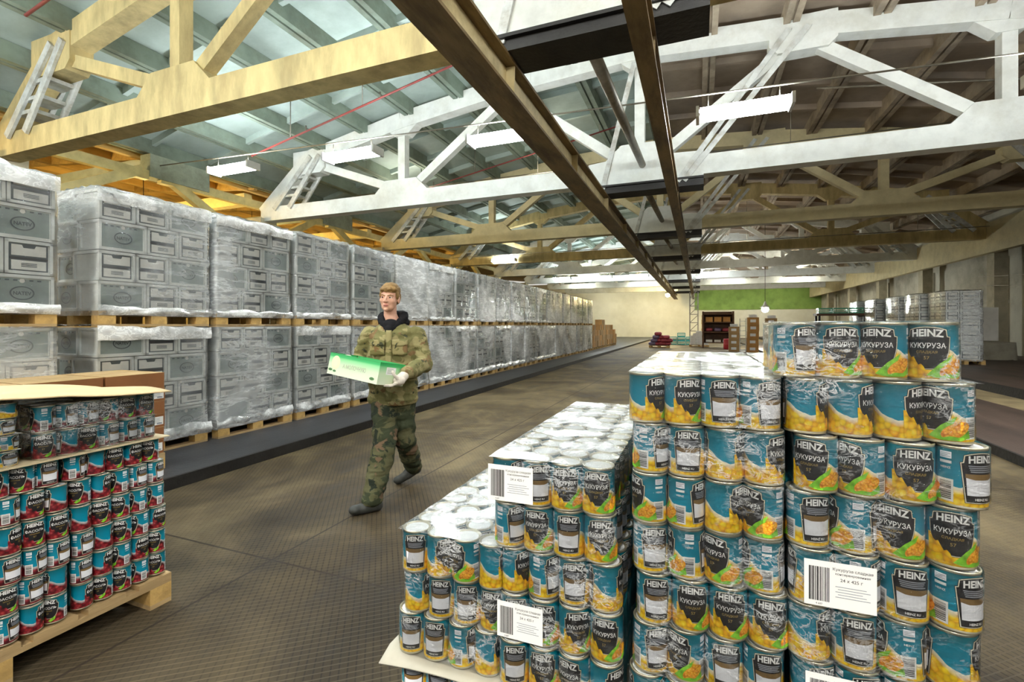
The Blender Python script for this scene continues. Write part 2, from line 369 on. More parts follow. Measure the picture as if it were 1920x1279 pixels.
for k in range(6):
    m_ = MB(); m_.box(-.2, .2, -.8, .8, 0, .60); o = m_.obj('eaves_block', concrete_grey, None, (CX-12.15, 2.7+6.1*k, 5.25))
    tag(o, 'mossy grey concrete block at the eaves, '+ORD[k]+' along the side bay', 'block', 'eaves blocks')
# yellow knee braces between columns
bm_ = MB()
bm_.beam((0,0.25,-0.6), (0,2.75,0.85), .2, .24); bm_.beam((0,-0.25,-0.6), (0,-2.75,0.85), .2, .24); bm_.box(-.09,.09,-2.9,2.9,0.62,0.86)
brace_me = bm_.mesh('knee_brace', brace_mat)
for k, Yk in enumerate(TY[1:6]):
    o = inst('knee_brace', brace_me, None, (CX-12.08, Yk, 4.55)); tag(o, 'yellow knee brace fixed to the column '+names[k], 'brace', 'yellow knee braces')
# side bay roof beyond the columns
mb = MB()
mb.add([(CX-12.2,-6,6.05),(-26,-6,7.3),(-26,YEND,7.3),(CX-12.2,YEND,6.05),(CX-12.2,-6,6.15),(-26,-6,7.4),(-26,YEND,7.4),(CX-12.2,YEND,6.15)], [(3,2,1,0),(4,5,6,7),(0,1,5,4),(2,3,7,6)], 0)
for j in range(9):
    x = -13.9-1.45*j; z = 6.05+(x-(CX-12.2))/(-26-(CX-12.2))*1.25
    mb.box(x-.07, x+.07, -6, 36, z-.26, z, 1)
for k in range(12):
    y = -1+1.55*k*2
    mb.beam((-13.5,y,5.98),(-26,y,7.1),.12,.3,mi=1)
structure(mb.obj('ceiling_left', [simple('ochre_boarding', (0.52, 0.36, 0.12), 0.8, var=0.15, scale=1.5, coord='world'), wood_warm]), 'ochre timber roof of the side bay')
for k, Yk in enumerate((5.1, 8.4, 11.2, 14.6, 17.3)):
    m_ = MB(); m_.box(-9, 0, -.14, .14, 0, .36); o = m_.obj('side_bay_beam', beam_teal if k % 2 else brace_mat, None, (CX-12.36, Yk, 5.3 if k % 2 == 0 else 5.55))
    tag(o, 'beam crossing the warm side bay '+['before the crates','over the nearest crates','level with the white truss','behind the white truss','deep in the side bay'][k], 'beam', 'side bay beams')

# crane rails
def girder(x0, x1, z0, z1, label, web):
    r = empty('crane_rail', ((x0+x1)/2, 0, z0)); tag(r, label, 'crane rail', 'crane rails')
    w = (x1-x0)/2; h = z1-z0
    m_ = MB(); m_.box(-w, w, -3, 50, 0, .035); m_.obj('bottom_flange', steel_rust, r)
    m_ = MB(); m_.box(-w*.8, w*.8, -3, 50, h-.035, h); m_.obj('top_flange', steel_rust, r)
    m_ = MB(); m_.box(-.02, .02, -3, 50, .035, h-.035)
    for q in range(17): m_.box(-w*.7, w*.7, -1+3.05*q-.01, -1+3.05*q+.01, .035, h-.035)
    m_.obj('web', web, r)
girder(-2.27, -1.92, 3.97, 4.42, 'wide pale-webbed steel crane rail hanging under the trusses', steel_web)
girder(-.57, -.39, 3.97, 4.42, 'narrow rusty crane rail hanging under the trusses', steel_rust)
for k in range(5):
    m_ = MB(); m_.tube([(-1.12,TY[1+k],4.5),(-1.18,TY[2+k]-.1,5.02)], .075, 12)
    o = m_.obj('brace_pipe', steel_dark); tag(o, 'slanting steel pipe between the crane rails '+names[k].replace('under', 'starting at'), 'pipe', 'slanting pipes between the rails')

# red sprinkler pipes
for k, (y, xa, za, xb, zb) in enumerate(((9.0, -10.8, 5.8, -2.0, 7.55), (4.0, -9.5, 6.1, -1.0, 7.5), (14.6, -10.5, 6.0, -2.0, 7.5))):
    r = empty('sprinkler_pipe', (0, y, 0)); tag(r, 'thin red sprinkler pipe under the roof '+['in the bay of the big tube lamps','above the cream truss','behind the white truss'][k], 'pipe', 'red sprinkler pipes')
    m_ = MB(); m_.tube([(xa,0,za),(xb,0,zb)], .024, 8); m_.obj('pipe', pipe_red, r)
    for q in (.15,.4,.65,.9):
        x, z = xa+(xb-xa)*q, za+(zb-za)*q
        m_ = MB(); m_.tube([(x,0,z),(x,0,zroof(x-CX))], .012, 6); m_.obj('hanger', steel_dark, r)
        m_ = MB(); m_.tube([(x+.5,0,z+.08),(x+.5,0,z+.24)], .018, 6); m_.obj('nozzle', steel_dark, r)
for k in range(2):
    m_ = MB(); m_.tube([(2.5,6.6+6*k,6.9-.1*k),(9.5,6.6+6*k,5.9)], .022, 6); o = m_.obj('conduit', steel_dark)
    tag(o, 'thin dark conduit under the brown roof '+['before the white truss','behind the white truss'][k], 'pipe', 'dark conduits')

# lamps ------------------------------------------------------------
tube_me = []
for dy in (-.10, .10):
    tm_ = MB(); tm_.tube([(-.62,dy,0),(.62,dy,0)], .075, 14); tube_me.append(tm_.mesh('tube', lamp_tube))
hm_ = MB(); hm_.box(-.68, .68, -.02, .02, .055, .085); hm_.box(-.68,-.635,-.18,.18,-.08,.085); hm_.box(.635,.68,-.18,.18,-.08,.085)
house_me = hm_.mesh('housing', lamp_case)
rm_ = MB(); rm_.tube([(0,0,.08),(0,0,.295)], .008, 6); rod_me = rm_.mesh('suspension_rod', steel_dark)
def lamp(x, y, z, label, group, tubes=None):
    r = empty('tube_lamp', (x, y, z)); tag(r, label, 'lamp', group)
    inst('housing', house_me, r)
    for t_ in (tubes or tube_me): inst('tube', t_, r)
    for dx in (-.5, .5): inst('suspension_rod', rod_me, r, (dx, 0, 0))
for (y, z, l) in ((8.15, 4.9, 'carrying the row of big tube lamps'), (34.0, 4.85, 'carrying the distant tube lamps'), (23.0, 4.8, 'carrying the single distant tube lamp')):
    sl = .037 if y < 9 else 0; m_ = MB(); m_.tube([(CX-11.8, y, z+.30-sl*(CX-11.8+3.45)), (CX+11.8, y, z+.30-sl*(CX+11.8+3.45))], .014, 6); o = m_.obj('lamp_cable', steel_dark)
    tag(o, 'taut dark cable crossing the hall, '+l, 'cable', 'lamp cables')
fill_me = []
for t_ in tube_me: q = t_.copy(); q.materials[0] = emissive('added_fill_diffuser', (1.0, 0.97, 0.90), 175.0) if not fill_me else fill_me[0].materials[0]; fill_me.append(q)
pl = ['over the crate row, next to the side columns', 'in front of the outer end of the white truss', 'beside the wide crane rail, before the white truss', 'before the white truss, past the narrow crane rail', 'glaring at the picture edge under the brown roof']
for (x, l) in zip((-10.4, -6.86, -3.40, .64, 4.65), pl): lamp(x, 8.15, 4.9-.037*(x+3.45), 'glowing twin-tube lamp '+l, 'near row of tube lamps')
for x in (-10.4, -6.86, -3.45, .66, 4.25): lamp(x, 2.0, 5.3, 'added twin-tube lamp above the camera side of the first truss', 'added tube lamps overhead')  # extra row out of frame, added for even brightness
for x in (-8.6, -3.45, .66, 5.2): lamp(x, -3.5, 5.3, 'added twin-tube lamp at the entrance end', 'added tube lamps at the entrance', fill_me)  # added behind the camera to light the can fronts
lamp(-9.5, 23.0, 4.8, 'single glowing tube lamp behind the fourth truss', 'distant tube lamps')
for x, l in zip((-9.4, -6.4, -3.9, .7), ('nearest the crate row', 'second from the crate row', 'beside the wide crane rail', 'past the narrow crane rail')):
    lamp(x, 34.0, 4.85, 'distant glowing tube lamp, '+l, 'distant tube lamps')
def tubes_of(mat):
    out = []
    for t_ in tube_me: q = t_.copy(); q.materials[0] = mat; out.append(q)
    return out
dim_me = tubes_of(emissive('added_dim_diffuser', (1.0, 0.95, 0.80), 20.0)); far_me = tubes_of(emissive('added_far_diffuser', (1.0, 0.97, 0.82), 62.0))
for y, zl, xs_, me_ in ((14.3, 5.92, (-9.6, -4.4), dim_me), (26.5, 5.35, (-9.6, -4.4, 2.2), dim_me), (40.5, 5.36, (-9.6, -4.4, 2.2, 7.0), far_me), (50.0, 5.04, (-9.6, -4.4, 2.2, 7.0), far_me)):
    m_ = MB(); m_.tube([(CX-10.6, y, zl+.30), (CX+10.6, y, zl+.30)], .014, 6)
    for x in (-10.4, -3.5, 3.5, 10.4): m_.tube([(CX+x, y, zl+.30), (CX+x, y, zroof(x)-.005)], .008, 6)
    o = m_.obj('lamp_cable', steel_dark)
    tag(o, 'dark cable carrying the added high lamps '+{14.3: 'just behind the white truss', 26.5: 'behind the fourth truss', 40.5: 'behind the sixth truss', 50.0: 'before the end wall'}[y], 'cable', 'lamp cables')
    for x in xs_: lamp(x, y, zl, 'added tube lamp high between the roof trusses deep in the hall', 'added high tube lamps in the hall', me_)  # rows added behind the chords, out of view, to brighten the hall
def bulb(x, y, z, label, mat, r_=.11):
    r = empty('bulb_lamp', (x, y, z)); tag(r, label, 'lamp')
    m_ = MB(); m_.lathe([(0,-r_),(r_*.7,-r_*.7),(r_,0),(r_*.7,r_*.7),(0.02,r_)], 14); m_.obj('bulb', mat, r)
    m_ = MB(); m_.lathe([(r_*1.5,r_*.5),(r_*.5,r_*1.3),(0.03,r_*2.4)], 14); m_.obj('shade', lamp_case, r)
    m_ = MB(); m_.tube([(0,0,r_*2),(0,0,(zroof(x-CX) if x > -13.4 else 6.05+(x-(CX-12.2))/(-26-(CX-12.2))*1.25)-z-.01)], .012, 6); m_.obj('cord', black_mat, r)
bulb(-2.6, 45.0, 4.15, 'warm yellow lamp shining beside the crane rail near the end wall', emissive('yellow_bulb', (1.0,.78,.36), 900), .2)
bulb(3.7, 32.0, 2.36, 'bright floodlight shining above the far cartons', emissive('flood_bulb', (.95,1,.95), 500), .2)
for (x, y, l) in ((-16, 3.5, 'first'), (-16, 9.5, 'second'), (-18, 15, 'third'), (-17, 22, 'fourth')):
    bulb(x, y, 4.6, 'added warm bulb in the side bay behind the crates, '+l+' along the bay', emissive('added_bulb_glow', (1.0,.70,.24), 1300), .12)  # bulbs added out of sight for the bay's warm light
# ------------------------------------------------------------------ tins
tin_gold = simple('tin_rim_metal', (0.62, 0.58, 0.44), 0.3, metal=0.75, var=0.05, scale=30)
lid_mat = simple('tin_lid_metal', (0.86, 0.88, 0.88), 0.45, metal=0.25, var=0.04, scale=20)
print_black = simple('label_black', (0.012, 0.012, 0.014), 0.35, var=0.0)
print_white = simple('label_white', (0.88, 0.88, 0.86), 0.4, var=0.0)
print_cream = simple('label_outline', (0.80, 0.76, 0.58), 0.4, var=0.0)
print_grey = simple('label_grey', (0.30, 0.32, 0.36), 0.4, var=0.0)
print_gold = simple('label_gold', (0.34, 0.24, 0.07), 0.4, var=0.0)
print_brown = simple('label_brown', (0.20, 0.12, 0.04), 0.4, var=0.0)
leaf_green = simple('label_leaf', (0.22, 0.58, 0.03), 0.4, var=0.25, scale=60)
panel_blue = simple('label_panel', (0.84, 0.85, 0.90), 0.4, var=0.03, scale=60)
def kernels_mat(name, c_hi, c_mid, c_lo, size):
    m, nt, b = nt_new(name)
    co = obj_coords(nt)
    v = N(nt, 'ShaderNodeTexVoronoi', i_Scale=1.0/size); nt.links.new(co, v.inputs['Vector'])
    r = ramp(nt, [(0.0, c_hi), (0.45, c_mid), (0.85, c_lo)]); nt.links.new(v.outputs['Distance'], r.inputs[0])
    tint = mixc(nt, 0.18, r.outputs[0], v.outputs['Color'], 'OVERLAY')
    nt.links.new(tint, b.inputs['Base Color']); b.inputs['Roughness'].default_value = 0.35
    return m, nt, b, tint
corn_print, _, _, _ = kernels_mat('corn_print', (1.0, .76, .06), (.95, .56, .01), (.60, .26, .005), .011)
cob_print, _, _, _ = kernels_mat('cob_print', (1.0, .62, .12), (.90, .40, .02), (.60, .20, .01), .0042)
bean_print, _, _, _ = kernels_mat('bean_print', (.55, .10, .10), (.22, .012, .02), (.035, .003, .005), .014)
def label_base(name, size, hi, mid, lo, band):
    m, nt, b, food = kernels_mat(name, hi, mid, lo, size)
    uv = nt.nodes.new('ShaderNodeTexCoord').outputs['UV']
    sp = N(nt, 'ShaderNodeSeparateXYZ'); nt.links.new(uv, sp.inputs[0]); U, V = sp.outputs[0], sp.outputs[1]
    s1 = math_n(nt, 'SINE', math_n(nt, 'ADD', math_n(nt, 'MULTIPLY', U, 2*math.pi*2), 0.6))
    nz = N(nt, 'ShaderNodeTexNoise', i_Scale=60.0, i_Detail=2.0); nt.links.new(obj_coords(nt), nz.inputs['Vector'])
    edge = math_n(nt, 'ADD', math_n(nt, 'MULTIPLY_ADD', s1, 0.14, 0.46), math_n(nt, 'MULTIPLY_ADD', nz.outputs[0], 0.10, -0.05))
    d = math_n(nt, 'SUBTRACT', V, edge)
    teal = ramp(nt, [(0.0, (0.0, 0.30, 0.46)), (0.7, (0.0, 0.22, 0.33)), (1.0, (0.0, 0.12, 0.15))]); nt.links.new(V, teal.inputs[0])
    up = math_n(nt, 'GREATER_THAN', d, 0.0)
    pr_ = N(nt, 'ShaderNodeMapRange', i_1=-0.12, i_2=-0.01, i_3=0.0, i_4=0.95); nt.links.new(d, pr_.inputs[0]); pale = pr_.outputs[0]
    c = mixc(nt, pale, food, band)
    c = mixc(nt, up, c, teal.outputs[0])
    nt.links.new(c, b.inputs['Base Color']); b.inputs['Roughness'].default_value = 0.33
    return m
corn_base = label_base('corn_label_print', .011, (1.0, .76, .06), (.95, .56, .01), (.60, .26, .005), (.90, .88, .74))
bean_base = label_base('bean_label_print', .014, (.58, .10, .10), (.22, .012, .02), (.035, .003, .005), (.55, .60, .60))

class Art:
    """flat artwork (x = arc length, y = height, z = lift) that is cut into strips and wrapped on a cylinder"""
    def __init__(self): self.v = []; self.f = []; self.mi = []
    def poly(self, pts, lift, mi, dx=0, dy=0):
        o = len(self.v); self.v += [(x+dx, y+dy, lift) for x, y in pts]; self.f.append(tuple(range(o, o+len(pts)))); self.mi.append(mi)
    def rect(self, x0, x1, y0, y1, lift, mi): self.poly([(x0,y0),(x1,y0),(x1,y1),(x0,y1)], lift, mi)
    def text(self, body, size, x, y, lift, mi, bold=0.0, sx=1.0, arch=0.0, rise=0.0):
        vs, fs = text_mesh(body, size, bold, sx)
        o = len(self.v)
        w = max(abs(v[0]) for v in vs) or 1
        self.v += [(vx+x, vy*(1+rise*vx/w)+y-arch*(vx/w)**2, lift) for vx, vy in vs]
        for f in fs: self.f.append(tuple(i+o for i in f)); self.mi.append(mi)
    def wrapped(self, name, mats, r, base=None, step=0.0045):
        bm = bmesh.new(); vv = [bm.verts.new(p) for p in self.v]
        for f, mi in zip(self.f, self.mi):
            try: bf = bm.faces.new([vv[i] for i in f]); bf.material_index = mi
            except ValueError: pass
        x0 = min(v[0] for v in self.v); x1 = max(v[0] for v in self.v)
        x = math.floor(x0/step)*step
        while x < x1:
            bmesh.ops.bisect_plane(bm, geom=bm.verts[:]+bm.edges[:]+bm.faces[:], dist=1e-6, plane_co=(x,0,0), plane_no=(1,0,0)); x += step
        bmesh.ops.triangulate(bm, faces=[f for f in bm.faces if len(f.verts) > 4])
        for v in bm.verts:
            t = v.co.x/r; rr = r+v.co.z
            v.co = Vector((rr*math.sin(t), -rr*math.cos(t), v.co.y))
        uvl = bm.loops.layers.uv.new('UVMap')
        if base:
            n, z0, z1, mi = base
            rows = [(z0, r), (z1, r)]
            ring = [[bm.verts.new((rr*math.sin(2*math.pi*j/n), -rr*math.cos(2*math.pi*j/n), z)) for j in range(n)] for z, rr in rows]
            for j in range(n):
                f = bm.faces.new([ring[0][j], ring[0][(j+1)%n], ring[1][(j+1)%n], ring[1][j]]); f.material_index = mi; f.smooth = True
                for l, (u, vv2) in zip(f.loops, ((j/n,0),((j+1)/n,0),((j+1)/n,1),(j/n,1))): l[uvl].uv = (u, vv2)
        bmesh.ops.recalc_face_normals(bm, faces=bm.faces)
        me = bpy.data.meshes.new(name)
        for f in bm.faces:
            c = f.calc_center_median()
            if f.normal.x*c.x+f.normal.y*c.y < 0: f.normal_flip()
        bm.to_mesh(me); bm.free()
        for m in mats: me.materials.append(m)
        return me
def keystone(top, sh, neck, w_top, w_sh, bottom, round_=True, n=12):
    """outline: arched banner, jutting shoulders, body tapering to the bottom"""
    P = []
    for i in range(n+1):
        q = -1+2*i/n; P.append((q*w_top/2, top-0.004*q*q*1.3))
    P.append((w_top/2*1.06, sh)); P.append((w_sh/2, sh-.001))
    if round_:
        for i in range(1, 9):
            a = i/9*math.pi/2; P.append((w_sh/2*(1-.16*i/9)*math.cos(a*.9)**.55, sh-.012-(sh-.012-bottom)*math.sin(a)))
        P.append((0.004, bottom))
        Q = [(-x, y) for x, y in P[n+1:]][::-1]
    else:
        P.append((w_sh/2*.78, bottom)); Q = [(-x, y) for x, y in P[n+1:]][::-1]
    return P+Q
def grow(poly, d):
    cx = 0; cy = sum(p[1] for p in poly)/len(poly); out = []
    n = len(poly)
    for i in range(n):
        p0, p1, p2 = (Vector(poly[(i+k) % n]) for k in (-1, 0, 1))
        a = (p1-p0); b = (p2-p1)
        na = Vector((a.y, -a.x)).normalized() if a.length > 1e-9 else Vector((0,0)); nb = Vector((b.y, -b.x)).normalized() if b.length > 1e-9 else na
        m_ = na+nb
        m_ = m_.normalized() if m_.length > 1e-6 else na
        k = 1/max(.5, m_.dot(na)) if na.length else 1
        out.append((p1-m_*d*k)[:])
    return out
MI = dict(base=0, black=1, white=2, outline=3, grey=4, gold=5, brown=6, leaf=7, panel=8, food=9, cob=10)
CAN_R, CAN_H = 0.0376, 0.110
def make_label(kind, H=CAN_H, s=1.0):
    A = Art(); r = CAN_R
    word = 'КУКУРУЗА' if kind == 'corn' else 'ФАСОЛЬ'
    k = H/0.110
    # front badge
    ks = keystone(.1005*k, .083*k, .0, .054, .066, .024*k)
    # orientation check: outline is clockwise from top-left -> grow outward
    A.poly(grow(ks, .0022), .0003, MI['black']); A.poly(grow(ks, .0014), .0006, MI['outline']); A.poly(ks, .0009, MI['black'])
    A.text('HEINZ', .0185*k, 0, .0845*k, .0013, MI['white'], .035, .86, arch=.002)
    if kind == 'bean': A.rect(-.0250-.0011, -.0250+.0011, .0610*k, .0734*k, .0014, MI['white'])
    A.text(word if kind == 'corn' else 'ОАСОЛЬ', .0132*k, 0, .0622*k, .0013, MI['white'], .012, .80 if kind == 'corn' else 1.0, arch=.0, rise=.0)
    A.text('СЛАДКАЯ' if kind == 'corn' else 'КРАСНАЯ', .0062*k, 0, .0525*k, .0013, MI['gold'], .02, 1.0)
    A.text('57', .0085*k, 0, .041*k, .0013, MI['gold'], .01, 1.0)
    # heaped food climbing over the badge's lower left edge
    heap = [(-.034, .008*k)]
    for i in range(11):
        q = i/10; heap.append((-.036+.040*q, (.058-.040*q+.004*math.sin(q*19))*k))
    heap += [(.010, .012*k), (.012, .008*k)]
    A.poly(heap[::-1], .0012, MI['food'])
    # cob / leaves on the lower right
    if kind == 'corn':
        A.poly([(.000,.012*k),(.018,.034*k),(.040,.052*k),(.034,.036*k),(.058,.026*k),(.060,.012*k),(.03,.008*k),(.012,.008*k)][::-1], .0014, MI['leaf'])
        cob = [(.038+.023*math.cos(t)*math.cos(.60)-.012*math.sin(t)*math.sin(.60), (.0255+.023*math.cos(t)*math.sin(.60)+.0125*math.sin(t)*math.cos(.60))*k) for t in [2*math.pi*i/20 for i in range(20)]]
        A.poly(cob[::-1], .0017, MI['cob'])
        A.poly([(.012,.0085*k),(.030,.0150*k),(.056,.0125*k),(.046,.0075*k),(.018,.0072*k)][::-1], .0020, MI['leaf'])
    else:
        A.poly([(.002,.014*k),(.016,.026*k),(.026,.030*k),(.022,.016*k),(.010,.009*k)][::-1], .0014, MI['leaf'])
    # side: two white boxes, small print, bar code
    cx = .066
    A.rect(cx-.009, cx+.009, .087*k, .099*k, .0004, MI['panel']); A.rect(cx-.009, cx+.009, .078*k, .083*k, .0004, MI['white'])
    for i in range(3): A.rect(cx-.0075, cx+.0075-(i%2)*.004, (.0895+.003*i)*k, (.0905+.003*i)*k, .0006, MI['grey'])
    A.text('HEINZ', .0055*k, cx, .0685*k, .0004, MI['white'], .02)
    A.rect(cx-.0125, cx+.0115, .010*k, .050*k, .0004, MI['white'])
    rnd = random.Random(5); y = .014*k
    while y < .046*k:
        h = rnd.choice((.0006,.0011,.0017)); A.rect(cx-.0095, cx+.0085, y, y+h, .0006, MI['black']); y += h+rnd.choice((.0008,.0014))
    # back badge with the information panel
    bx = .118
    kb = keystone(.1005*k, .083*k, 0, .050, .060, .014*k, round_=False)
    sh = lambda P: [(x+bx, y) for x, y in P]
    A.poly(sh(grow(kb, .0022)), .0003, MI['black']); A.poly(sh(grow(kb, .0014)), .0006, MI['outline']); A.poly(sh(kb), .0009, MI['black'])
    A.text('HEINZ', .0175*k, bx, .085*k, .0013, MI['white'], .035, .84, arch=.002)
    for i in range(4): A.rect(bx-.021+.001*i, bx+.021-.002*(i % 3), (.0775-.0034*i)*k, (.0793-.0034*i)*k, .0012, MI['grey'])
    A.poly([(bx-.025,.064*k),(bx-.0245,.056*k),(bx-.012,.053*k),(bx+.012,.053*k),(bx+.0245,.056*k),(bx+.025,.064*k)], .0012, MI['brown'])
    A.poly([(bx-.024,.057*k),(bx-.0225,.026*k),(bx+.0225,.026*k),(bx+.024,.057*k),(bx+.012,.054*k),(bx-.012,.054*k)], .0014, MI['panel'])
    A.text('HEINZ RU', .006*k, bx, .0175*k, .0012, MI['white'], .02, .9)
    mats = [corn_base if kind == 'corn' else bean_base, print_black, print_white, print_cream, print_grey, print_gold, print_brown, leaf_green, panel_blue,
            corn_print if kind == 'corn' else bean_print, cob_print]
    return A.wrapped('label_'+kind, mats, r+.0004, (40, .0055*k, .1045*k, 0))
def make_tin(H=CAN_H):
    m_ = MB(); r = CAN_R
    prof = [(r-.004,.0022),(r-.0022,0),(r+.0003,.0004),(r+.0004,.0030),(r-.0003,.0042),(r-.0003,H-.0042),(r+.0004,H-.0030),(r+.0004,H-.0004),(r-.0006,H),(r-.0022,H-.0002),(r-.0024,H-.0032)]
    m_.lathe(prof, 32); return m_.mesh('tin', tin_gold)
def make_lid(H=CAN_H):
    m_ = MB(); r = CAN_R-.0023
    m_.lathe([(r,H-.0034),(r-.003,H-.0040),(r-.005,H-.0026),(r-.0075,H-.0030),(r-.012,H-.0024),(r-.0135,H-.0032),(r-.020,H-.0028),(0,H-.0030)], 32); return m_.mesh('lid', lid_mat)
CORN_L, BEAN_L = make_label('corn'), make_label('bean')
TIN, LID = make_tin(), make_lid()
SH = .060
SHORT_L, SHORT_T, SHORT_LID = make_label('corn', SH), make_tin(SH), make_lid(SH)
def can(kind, x, y, z, rz, label, group):
    tin, lab, lid = {'corn': (TIN, CORN_L, LID), 'bean': (TIN, BEAN_L, LID), 'short': (SHORT_T, SHORT_L, SHORT_LID)}[kind]
    o = inst({'corn': 'corn_can', 'bean': 'bean_can', 'short': 'short_corn_can'}[kind], tin, None, (x, y, z), (0, 0, rz))
    tag(o, label, 'can', group)
    inst('label', lab, o); inst('lid', lid, o)
    return o
# ---- shrink film -------------------------------------------------
def film_material(name, scale, haze, streaks, tint=(0.9, 0.93, 0.95), rough=0.12, stretch=(1.0, 1.0, 2.2), dist=1.2, lo=0.47, hi=0.66):
    m, nt, b = nt_new(name)
    out = nt.nodes['Material Output']
    co = world_pos(nt)
    wv = scaled(nt, co, stretch)
    n1 = N(nt, 'ShaderNodeTexNoise', i_Scale=scale, i_Detail=5.0, i_Roughness=0.65, i_Distortion=dist); nt.links.new(wv, n1.inputs['Vector'])
    n2 = N(nt, 'ShaderNodeTexNoise', i_Scale=scale*0.28, i_Detail=3.0, i_Distortion=0.8); nt.links.new(co, n2.inputs['Vector'])
    # creases with painted white highlights: thin ridges where the noise passes its mid value
    ridge = math_n(nt, 'ABSOLUTE', math_n(nt, 'SUBTRACT', n1.outputs[0], 0.5))
    r1 = ramp(nt, [(0.0, (1, 1, 1)), (0.045, (0, 0, 0))]); nt.links.new(ridge, r1.inputs[0])
    r2 = ramp(nt, [(lo, (0, 0, 0)), (hi, (1, 1, 1))]); nt.links.new(n2.outputs[0], r2.inputs[0])
    fac = math_n(nt, 'ADD', math_n(nt, 'MULTIPLY', math_n(nt, 'MULTIPLY', r1.outputs[0], r2.outputs[0]), streaks), math_n(nt, 'MULTIPLY_ADD', r2.outputs[0], haze, haze*0.1), clamp=True)
    tr = N(nt, 'ShaderNodeBsdfTransparent'); tr.inputs[0].default_value = (0.97, 0.98, 0.98, 1)
    gl = N(nt, 'ShaderNodeBsdfGlossy'); gl.inputs['Roughness'].default_value = rough; gl.inputs['Color'].default_value = (1, 1, 1, 1)
    bp = N(nt, 'ShaderNodeBump', i_Strength=0.6, i_Distance=0.01); nt.links.new(n1.outputs[0], bp.inputs['Height'])
    nt.links.new(bp.outputs[0], gl.inputs['Normal'])
    fr = N(nt, 'ShaderNodeFresnel', i_IOR=1.45); nt.links.new(bp.outputs[0], fr.inputs['Normal'])
    m1 = N(nt, 'ShaderNodeMixShader'); nt.links.new(math_n(nt, 'MULTIPLY', fr.outputs[0], 0.8), m1.inputs[0]); nt.links.new(tr.outputs[0], m1.inputs[1]); nt.links.new(gl.outputs[0], m1.inputs[2])
    b.inputs['Base Color'].default_value = (*tint, 1); b.inputs['Roughness'].default_value = 0.4
    m2 = N(nt, 'ShaderNodeMixShader'); nt.links.new(fac, m2.inputs[0]); nt.links.new(m1.outputs[0], m2.inputs[1]); nt.links.new(b.outputs[0], m2.inputs[2])
    nt.links.new(m2.outputs[0], out.inputs['Surface'])
    return m
film_can = film_material('tray_film', 24.0, 0.03, 0.62)
film_top = film_material('tray_top_film', 22.0, 0.65, 0.6)
film_far = film_material('far_stretch_film', 3.2, 0.55, 0.4, tint=(0.94, 0.95, 0.94), stretch=(1.0, 0.7, 3.5), dist=0.5, lo=0.36, hi=0.64)  # far copy whitened further to paint in highlights
film_hem = film_material('gathered_film', 9.0, 0.75, 0.5, tint=(0.93, 0.95, 0.95), stretch=(1.0, 1.0, 1.6), dist=0.8, lo=0.30, hi=0.60)
film_crate = film_material('pallet_stretch_film', 3.2, 0.30, 0.35, stretch=(1.0, 0.7, 3.5), dist=0.5, lo=0.42, hi=0.68)
def film_box(name, x0, x1, y0, y1, z0, z1, mat, top=True, sides='fblr', amp=.002, rad=.03, step=.02, seed=0, mat_top=None):
    """loose film around a block: rounded upright skirt plus a draped top"""
    m_ = MB(); pts = []
    # rounded rectangle, anticlockwise from the front left corner (front = -y)
    cs = [((x0+rad, y0+rad), math.pi), ((x1-rad, y0+rad), 1.5*math.pi), ((x1-rad, y1-rad), 0), ((x0+rad, y1-rad), .5*math.pi)]
    for i, ((cx, cy), a0) in enumerate(cs):
        for k in range(5):
            a = a0+k/4*math.pi/2; pts.append((cx+rad*math.cos(a), cy+rad*math.sin(a)))
        nx = cs[(i+1) % 4]; e = (nx[0][0]+rad*math.cos(nx[1]), nx[0][1]+rad*math.sin(nx[1])); s = pts[-1]
        L = math.hypot(e[0]-s[0], e[1]-s[1]); n = max(1, int(L/step))
        for k in range(1, n): pts.append((s[0]+(e[0]-s[0])*k/n, s[1]+(e[1]-s[1])*k/n))
    n = len(pts); nz = max(2, int((z1-z0)/step)); cx, cy = (x0+x1)/2, (y0+y1)/2
    def P(p, z, f=1.0):
        q = Vector((p[0]*9+seed*7, p[1]*9, z*14)); w = (noise.noise(q)+.5*noise.noise(q*2.3))*amp
        dx, dy = p[0]-cx, p[1]-cy; L = math.hypot(dx, dy) or 1
        return (p[0]+dx/L*(w+amp*1.2), p[1]+dy/L*(w+amp*1.2), z)
    vs = [P(p, z0+(z1-z0)*j/nz) for j in range(nz+1) for p in pts]
    fs = [(j*n+i, j*n+(i+1) % n, (j+1)*n+(i+1) % n, (j+1)*n+i) for j in range(nz) for i in range(n)]
    m_.add(vs, fs, 0, True)
    if top:
        st = max(step, .025)
        nx_, ny_ = max(2, int((x1-x0)/st)), max(2, int((y1-y0)/st))
        def T(u, v):
            x, y = x0+(x1-x0)*u, y0+(y1-y0)*v; q = Vector((x*14+seed*3, y*14, seed))
            return (x, y, z1+amp*1.5*(noise.noise(q)+.4*noise.noise(q*2.7))+amp)
        m_.grid(T, nx_, ny_, 1)
    return m_.mesh(name, [mat, mat_top or mat])

